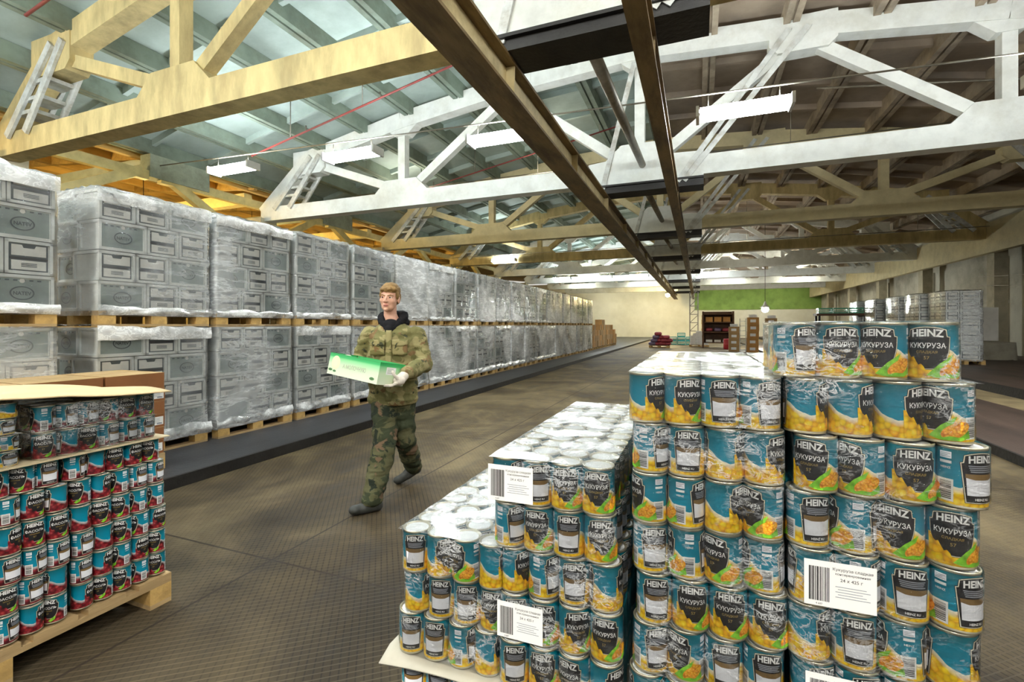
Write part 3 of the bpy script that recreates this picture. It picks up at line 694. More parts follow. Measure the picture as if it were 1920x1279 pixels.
# ---- pallets -----------------------------------------------------
pal_wood = simple('pallet_wood', (0.50, 0.35, 0.17), 0.75, var=0.18, scale=9, streak=(1, .15, 1), dirt=((0.22, 0.14, 0.06), 0.5), bump=0.2)
pal_block = simple('pallet_block_wood', (0.56, 0.36, 0.12), 0.75, var=0.2, scale=9, dirt=((0.28, 0.16, 0.05), 0.5), bump=0.2)
PAL = {}
def pallet_meshes(lx, ly, key, along=None):
    """deck boards run along the long side; lx, ly footprint, origin at the footprint centre"""
    along_y = ly >= lx if along is None else along == 'y'
    d = MB(); n = 7; W = lx if along_y else ly; L = ly if along_y else lx
    bw = W/n*.80
    for i in range(n):
        c = -W/2+W*(i+.5)/n
        if i in (0, n-1): c = (-1 if i == 0 else 1)*(W/2-bw/2)
        if along_y: d.box(c-bw/2, c+bw/2, -L/2, L/2, .122, .144)
        else: d.box(-L/2, L/2, c-bw/2, c+bw/2, .122, .144)
    for q in (-1, 0, 1):
        c = q*(L/2-.0725)
        if along_y: d.box(-W/2, W/2, c-.0725, c+.0725, .100, .122)
        else: d.box(c-.0725, c+.0725, -W/2, W/2, .100, .122)
    b = MB()
    for q in (-1, 0, 1):
        c = q*(W/2-.05)
        if along_y: b.box(c-.05, c+.05, -L/2, L/2, 0, .022)
        else: b.box(-L/2, L/2, c-.05, c+.05, 0, .022)
    k = MB()
    if along_y: k.box(-.05, .05, -.0725, .0725, .022, .100)
    else: k.box(-.0725, .0725, -.05, .05, .022, .100)
    pos = [((a*(W/2-.05), c*(L/2-.0725)) if along_y else (c*(L/2-.0725), a*(W/2-.05))) for a in (-1, 0, 1) for c in (-1, 0, 1)]
    PAL[key] = (d.mesh('top_deck', pal_wood), b.mesh('bottom_runner', pal_wood), k.mesh('block', pal_block), pos)
def pallet(key, x, y, z, label, group=None, full=True):
    dk, rn, bl, pos = PAL[key]
    r = empty('pallet', (x, y, z)); tag(r, label, 'pallet', group)
    inst('top_deck', dk, r); inst('bottom_runner', rn, r)
    for p in pos: inst('block', bl, r, (p[0], p[1], 0))
    return r

# ---- the corn pallet in front ------------------------------------
PITCH, ROW = .0765, .1115
L0 = .515
rc = random.Random(3)
FRONT_Y = 1.09+CAN_R
stacks = [('low', -.768, 3), ('middle', -.474, 5), ('third', -.140, 7), ('tall', .168, 8)]
desc = {'low': 'lowest corn block', 'middle': 'second lowest corn block', 'third': 'big flat-topped corn block', 'tall': 'tallest corn block'}
pallet_meshes(1.26, .96, 'corn')
pallet('corn', -.147, 1.575, 0, 'wooden pallet under the shrink-wrapped corn tins')
stuff_spots = []
sheet_me = MB()
def S(u, v):
    x, y = -.80+1.30*u, 1.055+1.0*v
    d = max(0, .05-v*1.0)*(.2+.25*math.sin(x*13)); return (x, y, L0-.004-d+.003*math.sin(x*21+y*5))
sheet_me.grid(S, 60, 40)
sh_o = sheet_me.obj('divider_sheet', simple('grey_board', (0.46, 0.44, 0.36), 0.8, var=0.06, scale=8)); 
sm_ = sh_o.modifiers.new('t', 'SOLIDIFY'); sm_.thickness = .004; sm_.offset = -1
tag(sh_o, 'pale cardboard sheet sticking out under the lowest corn block', 'cardboard')
OR = ['left','second','third','right']
def face_rot():
    return R(rc.choice((0, 8, -12, -55, -95, -120, -150, -165, -172, -158, 60, 95, 75, 35, -30))+rc.uniform(-8, 8))
GR = 'corn tins on the foreground pallet'
for key, xs0, n in stacks:
    base = L0
    for lev in range(n):
        top = lev == n-1
        jx = rc.uniform(-.009, .009); jy = rc.uniform(-.012, .004)
        if key == 'tall' and top: jx = -.022; jy = .01
        if key == 'tall' and lev in (2, 3, 5): jx = -.008+.004*lev % 3; 
        if key == 'middle' and lev >= 3: jx = -.016+.005*(4-lev)
        z = base+lev*ROW; rowname = ORD[n-1-lev]
        deep = 3 if key == 'tall' and top else 12
        for j in range(deep):
            for i in range(4):
                x = xs0+CAN_R+.001+i*PITCH+jx+rc.uniform(-.0006,.0006); y = FRONT_Y+j*PITCH+jy+(.0 if j else 0)
                side = key == 'tall' and top and i == 0
                vis = j == 0 or (key == 'tall' and lev == 6 and j >= 3 and i < 2) or (top and key != 'tall') or side or (key == 'middle' and i == 3 and lev >= 2 and j < 4)
                if not vis: stuff_spots.append((x, y, z)); continue
                if j == 0:
                    l = f'corn can, {ORD[i]} across, front of {rowname} row from top, {desc[key]}'
                else:
                    l = f'corn can, {ORD[i]} across, {ORD[j]} rank back, {"top" if top else rowname} row, {desc[key]}'
                can('corn', x, y, z, face_rot(), l, GR)
        # film round the tray
        x0 = xs0+jx+.0005; x1 = x0+4*PITCH; y0 = FRONT_Y-CAN_R+jy-.001; y1 = y0+deep*PITCH
        w = inst('shrink_wrap', film_box('shrink_wrap', x0, x1, y0, y1, z+.004, z+CAN_H+.0005, film_can, top=top or (key == 'tall' and lev == 6), amp=.0015, rad=.036, step=.016, seed=rc.random()*9, mat_top=film_top))
        tag(w, f'clear creased film around the {rowname} tray from the top of the {desc[key]}', 'plastic film', 'shrink film on the corn trays')
        if (key, lev) in (('tall', 3), ('tall', 1), ('middle', 4), ('middle', 1)):
            b_ = MB(); wd, hg = .118, .088
            lx = x0+.02 if key == 'tall' else x0+.005
            if (key, lev) == ('middle', 4): lx = x0+.0
            yy = y0-.0032; zz = z+.006
            b_.box(lx, lx+wd, yy-.0003, yy, zz, zz+hg, 0)
            rb = random.Random(lev+7); xx = lx+.008
            while xx < lx+.042:
                bw = rb.choice((.0008,.0014,.0022)); b_.box(xx, xx+bw, yy-.0007, yy-.0004, zz+.010, zz+hg-.012, 1); xx += bw+rb.choice((.0008,.0013))
            def tx(body, size, cx_, cz_):
                vs, fs = text_mesh(body, size, .0)
                b_.add([(cx_+a, yy-.0007, cz_+c) for a, c in vs], fs, 1)
            tx('Кукуруза сладкая', .0075, lx+.08, zz+.073); tx('консервированная', .0062, lx+.08, zz+.065)
            tx('24 х 425 г', .0085, lx+.078, zz+.053)
            for q in range(5): b_.box(lx+.052+.004*(q % 2), lx+.108-.006*(q % 3), yy-.0007, yy-.0004, zz+.022+.005*q, zz+.0232+.005*q, 2)
            tx('4 607', .005, lx+.025, zz+.003)
            lb = b_.obj('barcode_label', [print_white, print_black, print_grey], w); lb['label'] = 'white paper label with a bar code and small print'
            lb.rotation_euler = (0, 0, 0)
    # rows below the divider sheet
    for lev in range(3):
        z = L0-.012-ROW*(3-lev)+.001
        for j in range(12):
            for i in range(4):
                x = xs0+CAN_R+.001+i*PITCH; y = FRONT_Y+j*PITCH
                if key == 'low' and lev == 2 and j == 0:
                    can('corn', x, y, z, face_rot(), f'corn can, {ORD[i]} across, under the cardboard sheet below the lowest block', GR)
                else: stuff_spots.append((x, y, z))
sm = MB(); kk = 10
for (x, y, z) in stuff_spots:
    vs = [(x+(CAN_R-.001)*math.cos(2*math.pi*q/kk), y+(CAN_R-.001)*math.sin(2*math.pi*q/kk), z+h_) for h_ in (.001, CAN_H) for q in range(kk)]
    sm.add(vs, [tuple(range(kk-1,-1,-1)), tuple(range(kk,2*kk))]+[(q,(q+1)%kk,kk+(q+1)%kk,kk+q) for q in range(kk)], 0)
so = sm.obj('corn_cans', simple('packed_tin_side', (0.02, 0.24, 0.30), 0.4, var=0.1), fix=False)
tag(so, 'mass of further corn tins packed inside the wrapped blocks', 'cans', None, 'stuff')
# ------------------------------------------------------------------ grey plastic crates on pallets, two tiers along the left platform
crate_mat = simple('grey_crate_plastic', (0.80, 0.82, 0.79), 0.3, var=0.10, scale=5, bump=0.05, coord='world')
crate_dark = simple('crate_recess', (0.07, 0.085, 0.09), 0.45, var=0.12, scale=5, coord='world')
crate_panel = simple('crate_panel', (0.82, 0.81, 0.76), 0.4, var=0.10, scale=5, coord='world')
crate_plate = simple('crate_plate', (0.30, 0.36, 0.34), 0.4, var=0.12, scale=5, coord='world')
crate_emb = simple('crate_emblem', (0.07, 0.09, 0.10), 0.4, var=0.08, scale=8)
slot_black = simple('crate_slot', (0.03, 0.03, 0.035), 0.5)
CL, CS, CH = .415, .312, .284      # long side, short side, height
def crate_meshes():
    m_ = MB(); l, s, h = CL/2-.004, CS/2-.004, CH-.006
    t = .014
    m_.box(-l+t, l-t, -s+t, s-t, .004, h-.002, 0)                        # core
    for sx in (-1, 1):
        for sy in (-1, 1): m_.box(sx*l-(t*1.6 if sx > 0 else 0), sx*l+(0 if sx > 0 else t*1.6), sy*s-(t*1.6 if sy > 0 else 0), sy*s+(0 if sy > 0 else t*1.6), 0, h, 0)   # corner posts
    for z0, z1 in ((0, .022), (h-.026, h)):
        m_.box(-l, l, -s, -s+t, z0, z1, 0); m_.box(-l, l, s-t, s, z0, z1, 0); m_.box(-l, -l+t, -s, s, z0, z1, 0); m_.box(l-t, l, -s, s, z0, z1, 0)
    body = m_.mesh('crate', crate_mat)
    # long face (towards -y): tinted plate with a raised oval ring and lettering
    e = MB(); y = -s+t-.002
    e.box(-l+.03, l-.03, y, y+.003, .030, h-.034, 0)
    n = 32
    for q in range(n):
        a0, a1 = 2*math.pi*q/n, 2*math.pi*(q+1)/n
        vs = []
        for a in (a0, a1):
            for rr in (1.0, .86): vs.append((.078*rr*math.cos(a), y-.004, .128+.056*rr*math.sin(a)))
        e.add([vs[0], vs[2], vs[3], vs[1]], [(0,1,2,3)], 1)
    for r0, r1, z in ((.0, .018, h-.05),):
        e.add([(r1*math.cos(2*math.pi*i/12), y-.003, z+r1*math.sin(2*math.pi*i/12)) for i in range(12)], [tuple(range(12))], 2)
    vs, fs = text_mesh('NATEV', .040, .03, .9); e.add([(a, y-.004, .113+c) for a, c in vs], fs, 1)
    for q in range(6): e.box(-l+.05+.05*q, -l+.075+.05*q, y-.0015, y, h-.052, h-.040, 1)
    front = e.mesh('emblem_plate', [crate_plate, crate_emb, crate_panel], fix=False)
    # short face (towards +-x): two pale panels with a black hand slot between
    k = MB(); x = -l+t-.002
    k.box(x, x+.003, -s+.028, s-.028, .026, h-.030, 0)
    k.box(x-.003, x, -s+.042, s-.042, .036, .112, 1)
    k.prism([(-s+.042,.150),(s-.042,.150),(s-.042,.238),(.045,.238),(.035,.214),(-.035,.214),(-.045,.238),(-s+.042,.238)], 'x', x-.003, x, 1)
    k.box(x-.002, x+.001, -s+.03, s-.03, .120, .136, 2)
    for q in range(3): k.box(x-.0045, x-.003, -.05, .05, .060+.012*q, .066+.012*q, 3)
    side = k.mesh('end_panel', [crate_dark, crate_panel, slot_black, crate_emb])
    return body, front, side
CR = crate_meshes()
FX = -5.13
GRC = 'grey crates in the wrapped stacks'
def crate(x, y, z, rz, label, parts=True):
    o = inst('crate', CR[0], None, (x, y, z), (0, 0, rz)); tag(o, label, 'crate', GRC)
    if parts == 'long' or parts is True: inst('emblem_plate', CR[1], o)
    if parts == 'short' or parts is True: inst('end_panel', CR[2], o)
    return o
pallet_meshes(.86, 1.06, 'crate')
LAYZ = .285
far = MB()
def far_crate(x, y, z, long_):
    a, b2 = (CS/2, CL/2) if long_ else (CL/2, CS/2)
    far.box(x-a+.004, x+a-.004, y-b2+.004, y+b2-.004, z, z+CH-.004, 0)
    far.box(x+a-.005, x+a+.000, y-b2+.03, y+b2-.03, z+.03, z+CH-.04, 1)
    if not long_:
        far.box(x+a, x+a+.003, y-b2+.045, y+b2-.045, z+.036, z+.112, 2); far.box(x+a, x+a+.003, y-b2+.045, y+b2-.045, z+.15, z+.236, 2)
NST = 20
hems = []
rs = random.Random(21)
near_stack = 12
def stack_y(n): return 1.31 if n == 0 else 2.67+1.15*(n-1)
def stack_name(n): return 'stack '+ORD[n]+' from the near end' 
for n in range(NST):
    y0 = stack_y(n); 
    for tier in (0, 1):
        zp = .10 if tier == 0 else .10+.144+4*LAYZ+.006
        tn = 'lower' if tier == 0 else 'upper'
        jx = rs.uniform(-.02, .02); jy = rs.uniform(-.015, .015)
        pallet('crate', FX-.42+jx, y0+.52+jy, zp, f'wooden pallet under the {tn} {ORD[n]} crate stack along the platform', 'pallets under the crate stacks')
        for lay in range(4):
            z = zp+.1455+LAYZ*lay
            ox, oy = jx+rs.uniform(-.008, .008), jy+rs.uniform(-.008, .008)
            longfirst = (lay+tier+n) % 2 == 0
            y = y0
            for c in range(3):
                is_long = (c == 0) if longfirst else (c == 2)
                w = CL if is_long else CS
                cy = y+w/2; y += w
                if n < near_stack:
                    # turn so that the wanted face looks to +x (the aisle)
                    if is_long: cx, rz = FX-CS/2, R(90)
                    else: cx, rz = FX-CL/2, R(180)
                    l = f'grey crate, {ORD[c]} along, {ORD[lay]} layer up, {tn} {ORD[n]} stack by the platform edge'
                    crate(cx+ox, cy+oy, z, rz, l, 'long' if is_long else 'short')
                else: far_crate(FX-(CS if is_long else CL)/2+ox, cy+oy, z, is_long)
            if n in (0, 1, 2, 3):     # the crate behind the near corner, seen on the stack's end
                depth = CS if longfirst else CL
                d2 = CL if longfirst else CS
                crate(FX-depth-d2/2-.004+ox, y0+(CS/2 if longfirst else CL/2)+oy, z, R(0) if longfirst is False else R(0), f'grey crate behind the near corner, {ORD[lay]} layer up, {tn} {ORD[n]} stack', 'long')
        zt = zp+.146+4*LAYZ
        f_ = inst('stretch_wrap', film_box('stretch_wrap', FX-.80+jx, FX+.002+jx, y0-.012+jy, y0+1.052+jy, zp+.10, zt+.004, film_crate if n < 5 else film_far, amp=.012, rad=.03, step=.045, seed=rs.random()*20, mat_top=film_hem))
        if n < 14: hems.append((n, tier, zp, zt, f_))
        tag(f_, f'crinkled clear stretch film around the {tn} {ORD[n]} crate stack', 'plastic film', 'stretch film on the crate stacks')
def hem(parent, y0, z0, h, seed, amp):
    m_ = MB()
    def HF(u, v):
        y = y0-.02+1.09*u; q = Vector((y*9, v*2+seed, seed)); b_ = math.sin(math.pi*v)
        return (FX+.016+amp*b_*(.7+.9*noise.noise(q)), y, z0+h*v+.025*noise.noise(Vector((y*5, seed, 1+v)))*(.4+v))
    m_.grid(HF, 60, 8); m_.obj('gathered_hem', film_hem, parent)
for n, tier, zp, zt, f_ in hems:
    hem(f_, stack_y(n), zp+.105, .085 if tier else .12, n*1.7+tier, .022)
    if (n+tier) % 2 == 1 or n == 1: hem(f_, stack_y(n), zt-.13, .13, n*2.3+tier, .012)
o = far.obj('crates', [crate_mat, crate_dark, crate_panel], fix=False)
tag(o, 'many more grey crates in the distant wrapped stacks', 'crates', None, 'stuff')
# loose film peak on the first upper stack
pk = MB()
def PK(u, v):
    y = stack_y(0)+.18+.84*u; h = .20*max(0, 1-abs(u-.30)/(.30 if u < .30 else .70))
    return (FX-.03-.10*v-.02*math.sin(u*17)-.03*math.sin(v*3), y, 2.655+h*v+.008*math.sin(u*29)*v)
pk.grid(PK, 30, 8); o = pk.obj('film_flap', simple('white_film', (0.85, 0.87, 0.88), 0.35, var=0.05)); sd = o.modifiers.new('t', 'SOLIDIFY'); sd.thickness = .003
tag(o, 'white film flap sticking up on top of the first crate stack', 'plastic film')

# ------------------------------------------------------------------ pallet of bean tins in the near corner
pallet_meshes(.84, 1.30, 'bean', 'x')
BX = -2.50
pallet('bean', BX-.42, 1.615-.65, 0, 'wooden pallet under the wrapped tins of red beans')
BP, BROW = .0775, .111
rb2 = random.Random(17)
BZ = .1455
GB = 'bean tins on the corner pallet'
bstuff = []
grp = [(1.606, 5, 'far'), (1.203, 6, 'near')]
for (yf, cnt, gname) in grp:
    for lev in range(5):
        jx = rb2.uniform(-.008, .008)+(.0 if gname == 'far' else .006); jy = rb2.uniform(-.006, .006)
        z = BZ+.010+lev*BROW*1.03
        for dcol in range(8):
            for c in range(cnt):
                y = yf-CAN_R-c*BP+jy; x = BX-CAN_R-.012-dcol*BP+jx
                if dcol == 0:
                    l = f'bean can, {ORD[c]} from the far end, {ORD[lev]} row up, {gname} bean block'
                    can('bean', x, y, z, R(90)+face_rot(), l, GB)
                else: bstuff.append((x, y, z, CAN_R, CAN_H))
# thin tray layer under a fibre sheet
zA = BZ+.010+5*BROW*1.03
for (yf, cnt, gname) in grp:
    for dcol in range(8):
        for c in range(cnt):
            y = yf-.025-CAN_R-c*BP; x = BX-CAN_R-.018-dcol*BP
            if dcol == 0: can('bean', x, y, zA, R(90)+face_rot(), f'bean can, {ORD[c]} from the far end, under the fibre sheet, {gname} bean block', GB)
            else: bstuff.append((x, y, zA, CAN_R, CAN_H))
board = simple('tan_fibre_board', (0.60, 0.50, 0.32), 0.8, var=0.06, scale=8, bump=0.1)
zS = zA+CAN_H+.002
m_ = MB(); m_.box(BX-.80, BX+.012, .55, 1.60, zS, zS+.005); o = m_.obj('divider_sheet', board); tag(o, 'thin tan fibre sheet lying between the bean tin layers', 'cardboard')
zU = zS+.0055
for lev in range(2):
    jx = rb2.uniform(-.01, .004); jy = rb2.uniform(-.012, .012)
    z = zU+lev*BROW
    for dcol in range(6):
        for c in range(6):
            y = 1.565-CAN_R-c*BP+jy-lev*.02; x = BX-CAN_R-.015-dcol*BP+jx
            if dcol == 0 or c == 5: 
                l = f'bean can, {ORD[c]} from the far end, {ORD[dcol]} rank in, {["lower","upper"][lev]} wrapped bean tray'
                can('bean', x, y, z, R(90 if c < 5 or dcol == 0 else 0)+face_rot(), l, GB)
            else: bstuff.append((x, y, z, CAN_R, CAN_H))
    w = inst('shrink_wrap', film_box('shrink_wrap', BX-.015-6*BP+jx, BX-.0145+jx, 1.565-6*BP+jy-lev*.02, 1.566+jy-lev*.02, z+.004, z+CAN_H+.0005, film_can, amp=.002, rad=.036, step=.02, seed=rb2.random()*9, mat_top=film_top))
    tag(w, f'clear film around the {["lower","upper"][lev]} tray of bean tins under the cardboard', 'plastic film', 'film on the bean trays')
for lev in range(4):
    z = zU+lev*.0635; jy = rb2.uniform(-.01, .01)
    for dcol in range(6):
        for c in range(5):
            y = 1.045-CAN_R-c*BP+jy; x = BX-CAN_R-.012-dcol*BP
            if dcol == 0 or c == 0: can('short', x, y, z, R(90)+face_rot(), f'short corn tin, {ORD[c]} from the gap, {ORD[dcol]} rank in, {ORD[lev]} layer up', 'short corn tins on the corner pallet')
            else: bstuff.append((x, y, z, CAN_R, SH))
    w = inst('shrink_wrap', film_box('shrink_wrap', BX-.012-6*BP, BX-.0115, 1.045-5*BP+jy, 1.046+jy, z+.003, z+SH+.0005, film_can, amp=.002, rad=.036, step=.02, seed=rb2.random()*9, mat_top=film_top))
    tag(w, f'clear film around the {ORD[lev]} layer of short corn tins', 'plastic film', 'film on the short tin trays')
sm = MB()
for (x, y, z, r_, h_) in bstuff:
    vs = [(x+(r_-.001)*math.cos(2*math.pi*q/kk), y+(r_-.001)*math.sin(2*math.pi*q/kk), z+q2) for q2 in (.001, h_) for q in range(kk)]
    sm.add(vs, [tuple(range(kk-1,-1,-1)), tuple(range(kk,2*kk))]+[(q,(q+1)%kk,kk+(q+1)%kk,kk+q) for q in range(kk)], 0)
o = sm.obj('bean_cans', MATS['packed_tin_side'], fix=False); tag(o, 'mass of further tins packed inside the corner pallet', 'cans', None, 'stuff')
# big warped cardboard on top
cb = MB(); zT = zU+4*.0635+.006
def CB(u, v):
    x = BX+.035-.62*u; y = .50+1.09*v
    z = zT+.012+.014*math.sin(v*7+u*2)-.055*max(0, v-.62)/.38*1.0+.01*math.sin(u*6)
    return (x+.012*math.sin(v*9), y, z)
cb.grid(CB, 20, 40); o = cb.obj('cardboard_sheet', simple('tan_cardboard', (0.62, 0.47, 0.26), 0.8, var=0.05, scale=6, bump=0.08)); sd = o.modifiers.new('t', 'SOLIDIFY'); sd.thickness = .005
tag(o, 'large warped sheet of tan cardboard covering the corner tin pallet', 'cardboard')

# ------------------------------------------------------------------ brown cartons behind it, on the platform
carton_mat = simple('brown_carton', (0.27, 0.105, 0.032), 0.75, var=0.08, scale=5, bump=0.05)
carton_top = simple('brown_carton_top', (0.50, 0.34, 0.16), 0.75, var=0.06, scale=5)
def carton_mesh(lx, ly, lz, seam=True):
    m_ = MB(); g = .003
    m_.box(-lx/2+g, lx/2-g, -ly/2+g, ly/2-g, 0, lz-.002, 0)
    m_.box(-lx/2+g, lx/2-g, -ly/2+g, -.0015, lz-.002, lz, 1); m_.box(-lx/2+g, lx/2-g, .0015, ly/2-g, lz-.002, lz, 1)
    return m_.mesh('carton', [carton_mat, carton_top])
BXX, YE = -4.52, 2.865
lay_h = [.117]*5+[.138]
pallet_meshes(.66, 1.40, 'carton')
pallet('carton', BXX-.33, YE-.70, .10, 'wooden pallet under the brown cartons on the platform')
lab_m = MB(); lab_m.box(0, .0012, -.045, .045, -.036, .036, 0)
for q in range(5): lab_m.box(.0012, .0016, -.036, .02-.008*(q%2), .022-.010*q, .025-.010*q, 1)
lab_m.box(.0012, .0016, -.01, .034, -.03, -.018, 1)
lab_me = lab_m.mesh('paper_label', [print_white, print_grey])
tape = simple('clear_tape', (0.45, 0.26, 0.10), 0.3, var=0.03)
z = .10+.146
rcb = random.Random(4)
for lay, h in enumerate(lay_h):
    y = YE+rcb.uniform(-.008, .004); c = 0
    ws = [.30, .33, .36, .33] if lay % 2 == 0 else [.24, .34, .36, .36]
    if lay == 5: ws = [.46, .50, .42]
    for c, w in enumerate(ws):
        for rank in (0, 1):
            me = carton_mesh(.31, w, h); o = inst('carton', me, None, (BXX-.155-.315*rank+rcb.uniform(-.004,.004), y-w/2, z))
            tag(o, f'brown carton, {ORD[c]} from the far end, {"front" if rank == 0 else "back"} rank, {ORD[lay]} layer up on the platform pallet', 'carton', 'brown cartons on the platform')
            if rank == 0 and lay < 5 and (c+lay) % 2 == 0:
                inst('paper_label', lab_me, o, (.1525, w/2-.06, h*.5))
            if rank == 0 and c == 1 and lay == 4:
                inst('paper_label', lab_me, o, (.1525, w/2-.06, h*.5))
        y -= w+(.012 if lay == 5 else .002)
    z += h+.001
# ------------------------------------------------------------------ the warehouse worker
def camo(name, cols, scale):
    m, nt, b = nt_new(name); co = obj_coords(nt)
    c = cols[0]
    out = None
    for i, (col, th) in enumerate(cols[1:]):
        n_ = N(nt, 'ShaderNodeTexNoise', i_Scale=scale*(1+.25*i), i_Detail=3.0, i_Roughness=0.55, i_Distortion=0.6)
        off = nt.nodes.new('ShaderNodeVectorMath'); off.operation = 'ADD'; nt.links.new(scaled(nt, co, (1, 1, 1.35)), off.inputs[0]); off.inputs[1].default_value = (3.1*i, 1.7*i, 5.3*i)
        nt.links.new(off.outputs[0], n_.inputs['Vector'])
        f = ramp(nt, [(th, (0, 0, 0)), (th+.03, (1, 1, 1))]); nt.links.new(n_.outputs[0], f.inputs[0])
        out = mixc(nt, f.outputs[0], c if out is None else out, col)
    nt.links.new(out, b.inputs['Base Color']); b.inputs['Roughness'].default_value = 0.9; b.inputs['Specular IOR Level'].default_value = 0.2
    n3 = N(nt, 'ShaderNodeTexNoise', i_Scale=28.0, i_Detail=4.0); nt.links.new(co, n3.inputs['Vector'])
    bp = N(nt, 'ShaderNodeBump', i_Strength=0.35, i_Distance=0.01); nt.links.new(n3.outputs[0], bp.inputs['Height']); nt.links.new(bp.outputs[0], b.inputs['Normal'])
    return m
camo_j = camo('camouflage_jacket', [(.28,.245,.115), ((.16,.15,.06), .48), ((.19,.12,.055), .60), ((.05,.055,.03), .62)], 9)
camo_t = camo('camouflage_trousers', [(.085,.083,.04), ((.035,.043,.022), .46), ((.13,.085,.05), .60), ((.018,.024,.016), .58)], 6.5)
skin_m = simple('skin', (0.66, 0.37, 0.26), 0.5, var=0.05, scale=14, spec=0.35)
hair_m = simple('fair_hair', (0.26, 0.15, 0.045), 0.6, var=0.22, scale=40, streak=(1, 1, .25), bump=0.4)
lip_m = simple('lips', (0.50, 0.19, 0.15), 0.45, var=0.03)
black_cloth = simple('black_cloth', (0.012, 0.012, 0.014), 0.9, var=0.2, scale=12, spec=0.15)
boot_m = simple('dark_boot', (0.03, 0.032, 0.028), 0.6, var=0.15, scale=12)
glove_m = simple('pale_work_glove', (0.66, 0.60, 0.52), 0.85, var=0.06, scale=30, bump=0.15)
eye_w = simple('eye_white', (0.70, 0.67, 0.62), 0.3, var=0.0); eye_d = simple('eye_iris', (0.03, 0.022, 0.018), 0.25, var=0.0)
MX, MY = -2.346, 3.268
man = None
class Blob:
    """primitives gathered in one mesh, then fused into one skin"""
    def __init__(self): self.m = MB()
    def ell(self, c, r, rot=None, n=14):
        vs = []; fs = []
        for i in range(n+1):
            a = math.pi*i/n
            for j in range(2*n):
                t = math.pi*j/n; p = Vector((r[0]*math.sin(a)*math.cos(t), r[1]*math.sin(a)*math.sin(t), r[2]*math.cos(a)))
                if rot: p = rot @ p
                vs.append(p+Vector(c))
        for i in range(n):
            for j in range(2*n): fs.append((i*2*n+j, (i+1)*2*n+j, (i+1)*2*n+(j+1) % (2*n), i*2*n+(j+1) % (2*n)))
        self.m.add(vs, fs)
    def limb(self, pts, rs, sub=6):
        pts = [Vector(p) for p in pts]
        for (a, b2, ra, rb_) in zip(pts, pts[1:], rs, rs[1:]):
            L = (b2-a).length; k = max(3, int(L/(min(ra, rb_)*.35)))
            for i in range(k+1):
                q = i/k; r = ra+(rb_-ra)*q; self.ell(a.lerp(b2, q), (r, r, r), n=8)
    def loft(self, rings, n=28):
        vs = []; k = len(rings)
        for (z, cx, cy, rx, ry) in rings:
            for j in range(n):
                t = 2*math.pi*j/n; vs.append((cx+rx*math.cos(t), cy+ry*math.sin(t), z))
        fs = [(i*n+j, i*n+(j+1) % n, (i+1)*n+(j+1) % n, (i+1)*n+j) for i in range(k-1) for j in range(n)]
        fs += [tuple(range(n-1,-1,-1)), tuple((k-1)*n+j for j in range(n))]
        self.m.add(vs, fs)
    def fuse(self, name, mat, vox, smooth=3, wr=0.0, wscale=18, xform=None):
        if xform: self.m.v = [tuple(xform @ Vector(p)) for p in self.m.v]
        me = self.m.mesh(name+'_raw', mat)
        o = bpy.data.objects.new('raw', me); COL.objects.link(o)
        md = o.modifiers.new('r', 'REMESH'); md.mode = 'VOXEL'; md.voxel_size = vox
        if smooth: s_ = o.modifiers.new('s', 'SMOOTH'); s_.iterations = smooth; s_.factor = 0.5
        bpy.context.view_layer.update()
        out = bpy.data.meshes.new_from_object(o.evaluated_get(bpy.context.evaluated_depsgraph_get()))
        bpy.data.objects.remove(o); out.name = name
        if not out.materials: out.materials.append(mat)
        if wr:
            nv = [v.normal.copy() for v in out.vertices]
            for v, nn in zip(out.vertices, nv):
                p = v.co; q = Vector((p.x*wscale*.6, p.y*wscale*.6, p.z*wscale*1.25))
                v.co = p+nn*(wr*(noise.noise(q)+.5*abs(noise.noise(q*1.9))))
        for p in out.polygons: p.use_smooth = True
        return out
def P(u, w, z): return (u, -w, z)
# head frame: x right, y away, chin at z 0; turned towards the picture's left
HM = Matrix.Translation(Vector(P(-.018, .015, 1.512))) @ Matrix.Rotation(R(-5), 4, 'Z') @ Matrix.Rotation(R(3), 4, 'Y')
def H(x, f, z): return tuple(HM @ Vector((x, -f, z)))
HR = HM.to_3x3()
bd = Blob()
def hell(x, f, z, rx, rf, rz): bd.ell(H(x, f, z), (rx, rf, rz), HR)
hell(0, -.012, .145, .074, .092, .088); hell(0, .028, .092, .065, .060, .092); hell(0, .041, .038, .050, .045, .038)
hell(0, .074, .016, .021, .017, .017); hell(-.040, .055, .086, .024, .024, .024); hell(.040, .055, .086, .024, .024, .024)
hell(0, .073, .128, .050, .016, .013); hell(0, .085, .052, .024, .011, .008); hell(0, .083, .041, .021, .010, .008)
for s in (-1, 1): hell(s*.031, .0745, .1205, .0155, .0105, .0065); hell(s*.031, .0725, .1035, .0150, .0095, .0060)
bd.limb([H(0,.086,.120), H(0,.100,.097), H(0,.108,.080)], [.007,.009,.0115])
for s in (-1, 1): hell(s*.012, .098, .078, .009, .010, .008); hell(s*.076, -.004, .098, .009, .018, .031)
bd.limb([H(0,-.018,.06), H(0,-.03,-.03), P(.005,-.02,1.40)], [.052,.054,.070])
